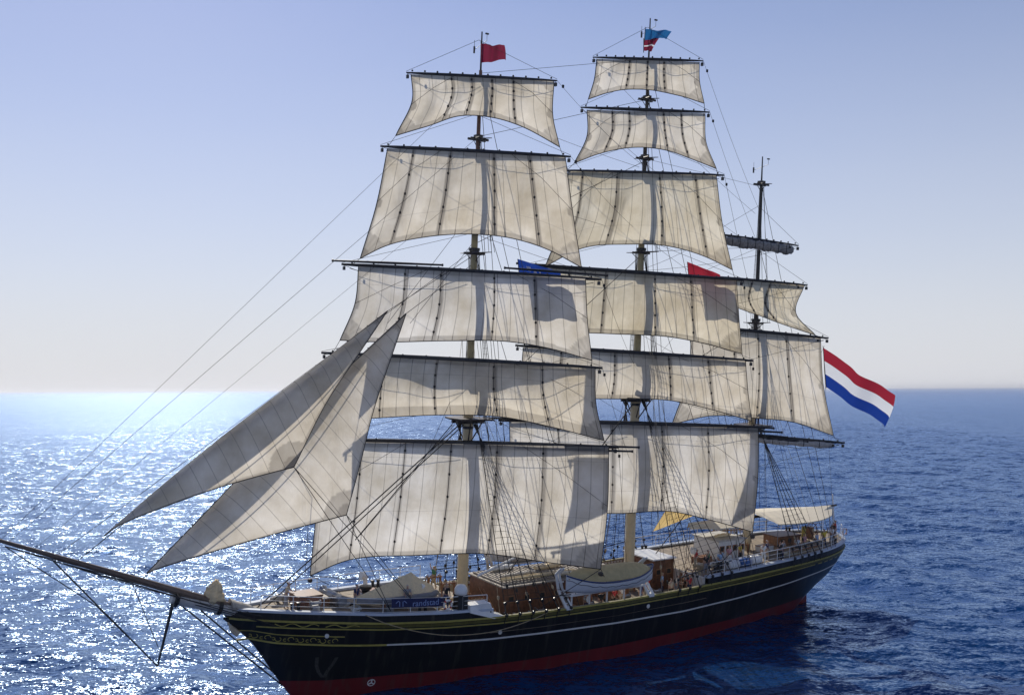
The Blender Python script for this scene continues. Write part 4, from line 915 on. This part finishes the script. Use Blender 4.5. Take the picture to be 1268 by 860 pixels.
def ringbuoy(p, label, tilt=0):
    root = empty('life_ring', tuple(p)); tag(root, label, 'life ring'); mb = MB()
    pts = [(.3*math.cos(a), 0, .3*math.sin(a)) for a in np.linspace(0, 2*math.pi, 21)]; mb.tube(pts, .07, 8, cap=False); mb.build('ring', mat('ring_orange', (.75, .7, .65), .6), root)
    mb = MB()
    for a in (45, 135, 225, 315): c_ = np.array([.3*math.cos(R_(a)), 0, .3*math.sin(R_(a))]); t_ = np.array([-math.sin(R_(a)), 0, math.cos(R_(a))]); mb.tube([c_-t_*.06, c_+t_*.06], .078, 8)
    mb.build('band', REDP, root)
x = -29.6; ringbuoy((x, hb(x, zrail(x))+.05, zrail(x)+1.2), 'white life ring with red bands on the stern rail below the ensign staff')
x = 15.6; ringbuoy((x, hb(x, zrail(x))-.05, zrail(x)+1.15), 'white life ring on the foredeck rail between the covered boat and the dome')

# flags
def flag(label, hoist_t, hoist_b, fly_t, fly_b, Y, bands, wave=.25, nu=36, nv=19, cat='flag', name='flag', ph=0., sagd=0.):
    a, b = CP(*hoist_t, Y), CP(*hoist_b, Y); c_, d_ = CP(*fly_t, Y), CP(*fly_b, Y); base = b
    root = empty(name, tuple(base)); tag(root, label, cat)
    u = np.linspace(0, 1, nu)[None, :, None]; v = np.linspace(0, 1, nv)[:, None, None]
    P = (1-v)*((1-u)*a+u*c_)+v*((1-u)*b+u*d_); L_ = np.linalg.norm(c_-a)
    wv = wave*u*np.sin(u*8.5+v*1.8+ph)+wave*.35*u*np.sin(u*19+ph+v*3)
    P = P+wv*np.array([.25, 1, .0])+np.array([0, 0, 1])*(-.18*sagd*np.sin(math.pi*u)+.1*wave*np.sin(u*9+1+ph)*u)-base
    i0 = 0
    for nm, m, v0, v1 in bands:
        j0, j1 = int(round(v0*(nv-1))), int(round(v1*(nv-1))); mb = MB(); mb.grid(P[j0:j1+1]); mb.build(nm, m, root, smooth=True)
    mb = MB(); mb.tube([P[0, 0]+(0, 0, .15), P[-1, 0]-(0, 0, .15)], .03, 5); mb.build('hoist_rope', ROPE, root)
    return root, P
flag('Dutch ensign of red, white and blue bands streaming off the stern', (1019, 430), (1023, 479), (1103, 488), (1100, 531), 1.0, [('red_band', FRED, 0, 1/3), ('white_band', FWHI, 1/3, 2/3), ('blue_band', FBLU, 2/3, 1)], .75, sagd=0)
flag('red flag flying at the head of the foremast', (595.5, 54), (595.5, 78), (623, 57), (628, 74), 0.25, [('red_cloth', FMAR, 0, 1)], .35)
r_, P_ = flag('pale blue flag with white hoist at the head of the mainmast', (799, 36), (798, 50), (831, 39), (828, 47), .3, [('blue_cloth', FCYA, 0, 1)], .3, ph=1)
r_, P_ = flag('red flag with white bar below the blue one at the head of the mainmast', (797, 50), (797, 63), (817, 47), (808, 63), .3, [('red_cloth', FMAR, 0, .5), ('white_bar', FWHI, .5, .62), ('red_cloth', FMAR, .62, 1)], .25, ph=2)
def yflag(label, m, hx, hy, fx, fy, dy, mastk, off, emb):
    p0, n, d = sqplane(mastk, off); a, b, c_, d_ = U(hx, hy, p0, n), U(hx+4, hy+dy, p0, n), U(fx, fy, p0, n), U(fx+6, fy+dy*.75, p0, n)
    root = empty('flag', tuple(b)); tag(root, label, 'flag'); u = np.linspace(0, 1, 32)[None, :, None]; v = np.linspace(0, 1, 16)[:, None, None]
    P = (1-v)*((1-u)*a+u*c_)+v*((1-u)*b+u*d_)+n*(.22*u*np.sin(u*10+v*2))-b; mb = MB(); mb.grid(P); mb.build('cloth', m, root, smooth=True)
    if emb:
        mb = MB()
        for (i, j, w) in emb: mb.grid(P[i:i+3, j:j+w]+n*.03)
        mb.build('emblem', FWHI, root)
    mb = MB(); mb.tube([P[0, 0], P[-1, 0]], .03, 4); mb.build('hoist_rope', ROPE, root)
yflag('dark blue flag with white marks flying behind the fore upper topsail', FBLU, 641, 320.5, 694, 337, 44, 'fore', -.9, [(2, 6, 4), (3, 11, 3), (3, 15, 2)])
yflag('plain red flag flying above and behind the main upper topsail yard', FRED, 851, 324, 892, 340, 46, 'main', -.9, None)

# ---------------------------------------------------------------- crew
def skin(name, V, E_, Rr, sub=1):
    me = bpy.data.meshes.new(name); me.from_pydata(V, E_, []); o = bpy.data.objects.new(name, me); COL.objects.link(o)
    md = o.modifiers.new('s', 'SKIN'); 
    for i, r in enumerate(Rr): me.skin_vertices[0].data[i].radius = (r, r) if not isinstance(r, tuple) else r
    me.skin_vertices[0].data[0].use_root = True
    sb_ = o.modifiers.new('u', 'SUBSURF'); sb_.levels = sub; sb_.render_levels = sub
    dg = bpy.context.evaluated_depsgraph_get(); dg.update(); m2 = bpy.data.meshes.new_from_object(o.evaluated_get(dg)); m2.name = name
    bpy.data.objects.remove(o); m2.polygons.foreach_set('use_smooth', [True]*len(m2.polygons)); return m2
def make_pose(armL, armR, lean=0., step=.12, sit=False):
    # joints: +x is forward
    V = [(0, 0, .95), (lean*.4, 0, 1.15), (lean*.8, 0, 1.38), (lean, 0, 1.5), (lean+.02, 0, 1.62), (lean+.03, 0, 1.74)]
    Rr = [(.15, .12), (.14, .11), (.16, .11), .055, (.085, .1), (.07, .08)]; E_ = [(0, 1), (1, 2), (2, 3), (3, 4), (4, 5)]
    V.append((lean+.13, 0, 1.63)); Rr.append(.02); E_.append((4, 6))
    arms = {}
    for sg, arm in ((1, armL), (-1, armR)):
        sh = (lean*.9, sg*.19, 1.42); n = len(V); V += [sh]+[tuple(np.array((lean*.9, sg*.19, 1.42))+np.array((a[0], sg*a[1], a[2]))) for a in arm]
        Rr += [.06, .045, .032, .035]; E_ += [(2, n), (n, n+1), (n+1, n+2), (n+2, n+3)]; arms[sg] = n
        w = np.array(V[n+2]); h = np.array(V[n+3]); dd = (h-w)/(np.linalg.norm(h-w)+1e-6); side = np.cross(dd, (0, sg, .2)); side /= np.linalg.norm(side)
        for i in range(4):
            k = len(V); b0 = h+side*(-.03+.02*i); V += [tuple(b0+dd*.045), tuple(b0+dd*(.075+.008*(i in (1, 2)))+np.array((0, -sg*.015, 0)))]; Rr += [.009, .007]; E_ += [(n+3, k), (k, k+1)]
        k = len(V); V += [tuple(w+dd*.05+side*.05)]; Rr += [.011]; E_.append((n+3, k))
    legs = {}
    for sg in (1, -1):
        n = len(V)
        if sit: pts = [(0, sg*.1, .9), (.42, sg*.12, .9), (.46, sg*.12, .5), (.58, sg*.12, .47)]
        else: pts = [(0, sg*.1, .86), (sg*step*.5+.03, sg*.11, .48), (sg*step, sg*.12, .08), (sg*step+.15, sg*.13, .035)]
        V += pts; Rr += [.095, .065, .045, .038]; E_ += [(0, n), (n, n+1), (n+1, n+2), (n+2, n+3)]; legs[sg] = n
    body = skin('person', V, E_, Rr)
    # shirt
    sv = [V[0], V[1], V[2], (V[3][0], 0, 1.475)]; sr = [(.165, .135), (.16, .13), (.18, .13), .07]; se = [(0, 1), (1, 2), (2, 3)]
    for sg in (1, -1):
        n = len(sv); a = arms[sg]; e1 = np.array(V[a+1])*.75+np.array(V[a])*.25; sv += [V[a], tuple(e1)]; sr += [.075, .06]; se += [(2, n), (n, n+1)]
    shirt = skin('shirt', sv, se, sr)
    tv = [(0, 0, 1.02), (0, 0, .92)]; tr_ = [(.165, .135), (.17, .14)]; te = [(0, 1)]
    for sg in (1, -1):
        n = len(tv); l = legs[sg]; tv += [V[l], V[l+1], V[l+2]]; tr_ += [.11, .08, .062]; te += [(1, n), (n, n+1), (n+1, n+2)]
    trousers = skin('trousers', tv, te, tr_)
    hair = skin('hair', [(lean+.0, 0, 1.72), (lean-.04, 0, 1.68), (lean-.05, 0, 1.6)], [(0, 1), (1, 2)], [(.095, .105), (.08, .1), (.05, .07)])
    return body, shirt, trousers, hair
POSES = [make_pose([(.02, .05, -.3), (.1, .07, -.54), (.14, .06, -.62)], [(-.02, .06, -.3), (.02, .08, -.56), (.03, .07, -.65)]),
         make_pose([(.12, .05, -.25), (.36, .02, -.3), (.44, .0, -.28)], [(.1, .05, -.26), (.33, .0, -.35), (.41, 0, -.35)], lean=.14, step=.06),
         make_pose([(.1, .1, .22), (.22, .02, .4), (.25, .0, .48)], [(.05, .08, -.28), (.2, .05, -.45), (.27, .04, -.5)], step=.16),
         make_pose([(.12, .05, -.25), (.34, .02, -.34), (.42, .0, -.34)], [(.1, .05, -.26), (.33, .0, -.35), (.41, 0, -.35)], sit=True)]
SK = mat('skin', (.45, .27, .19), .5, .05)
SHC = {'white': (.75, .75, .73), 'red': (.5, .04, .04), 'navy': (.02, .03, .1), 'pale blue': (.3, .45, .65), 'black': (.02, .02, .02), 'beige': (.5, .42, .3), 'green': (.06, .2, .1), 'grey': (.3, .3, .32), 'pink': (.6, .3, .33), 'yellow': (.7, .5, .06)}
for k_, v_ in list(SHC.items()): SHC[k_] = mat('cloth_'+k_.replace(' ', '_'), v_, .8, .08)
HR = [mat('hair_brown', (.08, .045, .025), .6), mat('hair_dark', (.02, .015, .012), .6), mat('hair_fair', (.35, .25, .12), .6), mat('hair_grey', (.4, .39, .38), .6)]
def person(x, y, yaw, pose, shirt, trous, hair, label, dz=None, deckz=None):
    z = deckz if deckz is not None else (zrail(x)+.56 if (x > FC_END or x < POOP) else zrail(x)-.98)
    ms = POSES[pose]; o = bpy.data.objects.new('person', ms[0]); COL.objects.link(o)
    o.matrix_world = M@Matrix.Translation((x, y, z))@Matrix.Rotation(yaw, 4, 'Z')
    tag(o, label, 'person', 'people on board the ship')
    if not ms[0].materials: ms[0].materials.append(SK)
    for nm, me, m in (('shirt', ms[1], SHC[shirt]), ('trousers', ms[2], SHC[trous]), ('hair', ms[3], HR[hair])):
        if not me.materials: me.materials.append(m)
        c_ = bpy.data.objects.new(nm, me); COL.objects.link(c_); c_.parent = o; c_.material_slots[0].link = 'OBJECT'; c_.material_slots[0].material = m
PEOPLE = [
 (15.1, 3.4, 1.2, 0, 'black', 'navy', 1, 'person in black shirt standing beside the white dome on the foredeck'),
 (25.6, .6, 2.5, 1, 'beige', 'grey', 0, 'person in beige shirt bending over the locker at the bow'),
 (13.2, -1.6, -1, 2, 'green', 'beige', 2, 'person in green shirt reaching up just behind the foremast'),
 (3.4, 4.3, 1.4, 0, 'white', 'navy', 0, 'person in white shirt and navy trousers at the port rail under the fore shrouds'),
 (0.6, 4.0, 1.7, 1, 'red', 'black', 1, 'person in red shirt leaning at the rail beneath the lifeboat'),
 (-.6, 3.6, 1.2, 0, 'white', 'beige', 3, 'grey haired person in white shirt and beige trousers beneath the lifeboat'),
 (-2.1, 4.1, 1.9, 0, 'navy', 'navy', 1, 'person all in navy beneath the stern end of the lifeboat'),
 (-3.6, 3.1, .6, 2, 'red', 'beige', 2, 'fair haired person in red shirt with one arm raised by the mainmast'),
 (-5.2, 4.2, 1.6, 0, 'beige', 'black', 0, 'person in beige shirt and black trousers at the main shrouds'),
 (-6.3, 3.6, 2.2, 1, 'white', 'grey', 1, 'person in white shirt and grey trousers hauling by the main shrouds'),
 (-7.3, 4.1, 1.5, 0, 'red', 'navy', 1, 'person in red shirt and navy trousers at the break of the poop'),
 (-8.9, 4.3, 1.4, 0, 'black', 'grey', 0, 'person in black shirt at the forward end of the poop rail'),
 (-9.9, 3.5, 1.9, 0, 'green', 'navy', 0, 'person in green shirt on the poop next to the white raft canister'),
 (-10.6, 4.2, 1.3, 2, 'pale blue', 'black', 2, 'person in pale blue shirt with raised arm on the poop'),
 (-15.9, 4.1, 1.2, 0, 'white', 'white', 0, 'person dressed all in white just aft of the raft canisters'),
 (-16.9, 3.6, 2, 0, 'navy', 'beige', 3, 'grey haired person in navy shirt aft of the raft canisters'),
 (-18.1, 4.2, 1.6, 1, 'grey', 'navy', 1, 'person in grey shirt leaning on the rail by the mizzenmast'),
 (-20.2, 4.1, 1.0, 0, 'white', 'black', 1, 'person in white shirt and black trousers at the mizzen shrouds'),
 (-21.7, 3.6, 1.4, 0, 'pink', 'beige', 2, 'person in pink shirt under the long stern awning'),
 (-23.3, 3.7, 1.8, 0, 'pale blue', 'beige', 0, 'person in pale blue shirt and beige trousers under the stern awning'),
 (-24.8, 3.3, 1.3, 2, 'yellow', 'navy', 0, 'person in yellow shirt under the stern awning'),
 (-26.4, 2.9, 1.5, 0, 'white', 'grey', 3, 'grey haired person in white shirt near the steering wheel'),
 (-27.9, 1.9, .4, 1, 'black', 'black', 1, 'person dressed in black holding the steering wheel'),
 (-28.9, 1.3, 2.2, 0, 'red', 'grey', 1, 'person in red shirt and grey trousers at the very stern'),
]
PEOPLE += [
 (2.1, 4.4, 1.2, 2, 'black', 'beige', 0, 'person in black shirt and beige trousers beside the forward boat davit'),
 (-5.9, 2.4, 2.6, 0, 'pale blue', 'navy', 2, 'fair haired person in pale blue shirt beside the after brown deckhouse'),
 (-7.9, 3.0, 1.0, 0, 'white', 'black', 1, 'person in white shirt and black trousers inboard at the break of the poop'),
 (-9.3, 2.6, 2.3, 1, 'red', 'beige', 3, 'grey haired person in red shirt bending near the forward end of the poop'),
 (-12.6, 3.3, 1.5, 0, 'pink', 'white', 2, 'person in pink shirt and white trousers behind the raft canisters'),
 (-14.1, 3.1, 1.9, 0, 'yellow', 'black', 0, 'person in yellow shirt standing between the rafts and the white charthouse'),
 (-17.5, 4.5, 1.3, 0, 'black', 'black', 1, 'person dressed all in black at the rail just before the mizzen shrouds'),
 (17.9, 2.9, 1.3, 1, 'grey', 'beige', 3, 'grey haired person in grey shirt leaning over behind the blue banner'),
 (21.2, 2.0, 2.0, 0, 'navy', 'grey', 1, 'person in navy shirt standing near the black capstan'),
]
for p_ in PEOPLE: person(*p_)
# two of the crew up in the mizzen rigging are left to the yard
person(-18.0, .9, .8, 1, 'pink', 'navy', 1, 'sailor in pink shirt standing on the mizzen top platform', deckz=17.12)
# odds and ends on deck: crates and benches
def crate(x, y, dims, m, label, name='deck_box', lid=VARN):
    z = zrail(x)+.56 if (x > FC_END or x < POOP) else zrail(x)-.98
    root = empty(name, (x, y, z)); tag(root, label, 'box'); w, d, h = dims
    mb = MB(); mb.box((0, 0, h/2), (w, d, h)); 
    for sx in (-1, 1):
        for sy in (-1, 1): mb.box((sx*w/2, sy*d/2, h/2), (.06, .06, h+.01))
    mb.build('body', m, root); mb = MB(); mb.box((0, 0, h+.03), (w+.08, d+.08, .06)); mb.build('lid', lid, root)
crate(18.9, -1.0, (1.2, .6, .5), WHITE, 'white deck box by the capstan on the foredeck')
crate(16.8, -.5, (1.0, .8, .6), VARN, 'varnished wooden box behind the covered boat')
crate(4.4, 3.3, (1.3, .5, .55), VARN, 'varnished box beside the long deckhouse')
crate(-3.9, 4.0, (1.1, .55, .5), WHITE, 'white box at the port bulwark near the mainmast')
crate(-19.3, 1.2, (1.6, .6, .5), WHITE, 'white box abaft the mizzenmast on the poop')
crate(-11.2, 1.5, (1.6, .7, .6), VARN, 'varnished bench box in front of the charthouse')

# ---------------------------------------------------------------- running rigging falls and rope heaps (parts of the ship)
rs = np.random.RandomState(21)
for k, z, xs_, par in (('fore', 18.0, np.linspace(6.2, 11.4, 7), fm), ('main', 19.4, np.linspace(-8., -3.6, 7), mm), ('mizzen', 16.8, np.linspace(-23, -19, 5), zm)):
    for i, xx in enumerate(xs_):
        for sgn in (-1, 1):
            mb = MB(); q = np.array([MX[k]+rs.uniform(-.6, .3), sgn*rs.uniform(.3, 1.2), z+rs.uniform(-1, 9)]); e = np.array([xx, sgn*(hb(xx, zrail(xx))-.35), zrail(xx)+(.0 if POOP < xx < FC_END else 1.2)])
            mb.tube([q, e], .017, 4, cap=False); d = (q-e)/np.linalg.norm(q-e); mb.lathe(e+d*rs.uniform(.6, 2.2), [(.03, -.16), (.09, -.08), (.09, .08), (.03, .16)], 6, d); mb.build('running_line', ROPE if i % 3 else MANILA, par)
def heap(x, y, r, m=MANILA):
    z = zrail(x)+.6 if (x > FC_END or x < POOP) else zrail(x)-.95; mb = MB(); n = 40; pts = []
    for i in range(n): a = i*.62; rr = r*(.55+.45*rs.rand()); pts.append((x+rr*math.cos(a), y+rr*math.sin(a), z+.04+i*.006+.05*rs.rand()))
    mb.tube(pts, .035, 4); mb.build('rope_heap', m, ship)
for i in range(34):
    x = rs.choice([rs.uniform(13, 24), rs.uniform(-7.5, 11), rs.uniform(-26, -9)]); w = hb(x, zrail(x))-.9; heap(x, rs.uniform(.45, 1)*w*(1 if rs.rand() < .75 else -1), rs.uniform(.25, .48), [MANILA, ROPE, mat('white_line', (.6, .6, .57), .8)][i % 3])
for x, y in ((9.8, 3.6), (7.0, 3.4), (2.4, 3.4), (-1.6, 3.0), (-4.6, 3.2), (24.0, 1.7), (19.2, 2.9), (-17.6, 2.9), (-11.4, 3.2)):       # winches
    z = zrail(x)+.56 if (x > FC_END or x < POOP) else zrail(x)-.98; mb = MB(); mb.box((x, y, z+.2), (.5, .4, .4)); mb.lathe((x-.35, y, z+.55), [(.2, 0), (.2, .05), (.12, .08), (.12, .6), (.2, .64), (.2, .7)], 10, (1, 0, 0)); mb.tube([(x+.35, y, z+.55), (x+.42, y, z+.85), (x+.6, y, z+.85)], .025, 4); mb.build('deck_winch', STEEL, ship)
for x, w, l in ((17.2, 1.5, 1.7), (-1.8, 0, 0), (22.9, 1.0, .9)):
    if w: mb = MB(); z = zrail(x)+.5; mb.box((x, 0, z+.25), (l, w, .45)); hh = mb.build('hatch_coaming', VARN, ship); mb = MB(); mb.box((x, 0, z+.52), (l+.1, w+.1, .08)); mb.build('hatch_cover', GRW, hh)

# canvas bundles, fenders and gear on the deckhouse roof
def bundle(p0, p1, r, m, nm='canvas_bundle'):
    p0 = np.array(p0, float); p1 = np.array(p1, float); d = p1-p0; G = []; L_ = np.linalg.norm(d); d /= L_; sd_ = np.cross(d, (0, 0, 1.)); sd_ /= np.linalg.norm(sd_)
    for i in range(14):
        t = i/13; rr = r*(.55+.45*math.sin(math.pi*min(max(t, .08), .92)))*(1-.3*(i % 4 == 0)); G.append([p0+d*L_*t+sd_*rr*math.cos(a)*(1+.15*rs.rand())+np.array([0, 0, 1])*rr*.75*math.sin(a)*(1+.15*rs.rand()) for a in np.linspace(0, 2*math.pi, 11)[:-1]])
    mb = MB(); mb.grid(G, close=True); mb.poly(G[0]); mb.poly(G[-1]); mb.build(nm, m, ship, smooth=True)
for a_, b_, r_, m_ in (((2.0, -.6, 6.5), (5.0, -.2, 6.5), .26, CANVAS), ((5.6, .6, 6.48), (8.9, .9, 6.48), .22, mat('grey_canvas', (.4, .38, .34))), ((8.4, -1.4, 6.5), (6.2, -1.6, 6.5), .28, WHITE), ((3.0, 1.9, 6.45), (4.4, 1.95, 6.45), .2, AWN),
                       ((-15.8, .3, 7.5), (-13.8, .5, 7.5), .22, CANVAS), ((-9.4, 2.2, 5.85), (-10.4, 2.9, 5.85), .22, AWN), ((14.4, 3.0, 6.0), (13.2, 2.2, 6.0), .24, CANVAS), ((26.2, -.4, 6.6), (24.9, -.9, 6.5), .26, MATS['grey_canvas']),
                       ((9.7, 3.9, 4.3), (8.7, 4.2, 4.3), .3, AWN), ((5.2, 4.2, 4.2), (4.2, 4.3, 4.2), .28, MATS['grey_canvas']), ((-5.6, 4.2, 4.2), (-6.4, 4.3, 4.2), .27, CANVAS), ((-18.9, 3.6, 6.1), (-20.2, 3.9, 6.1), .24, AWN)):
    bundle(a_, b_, r_, m_)
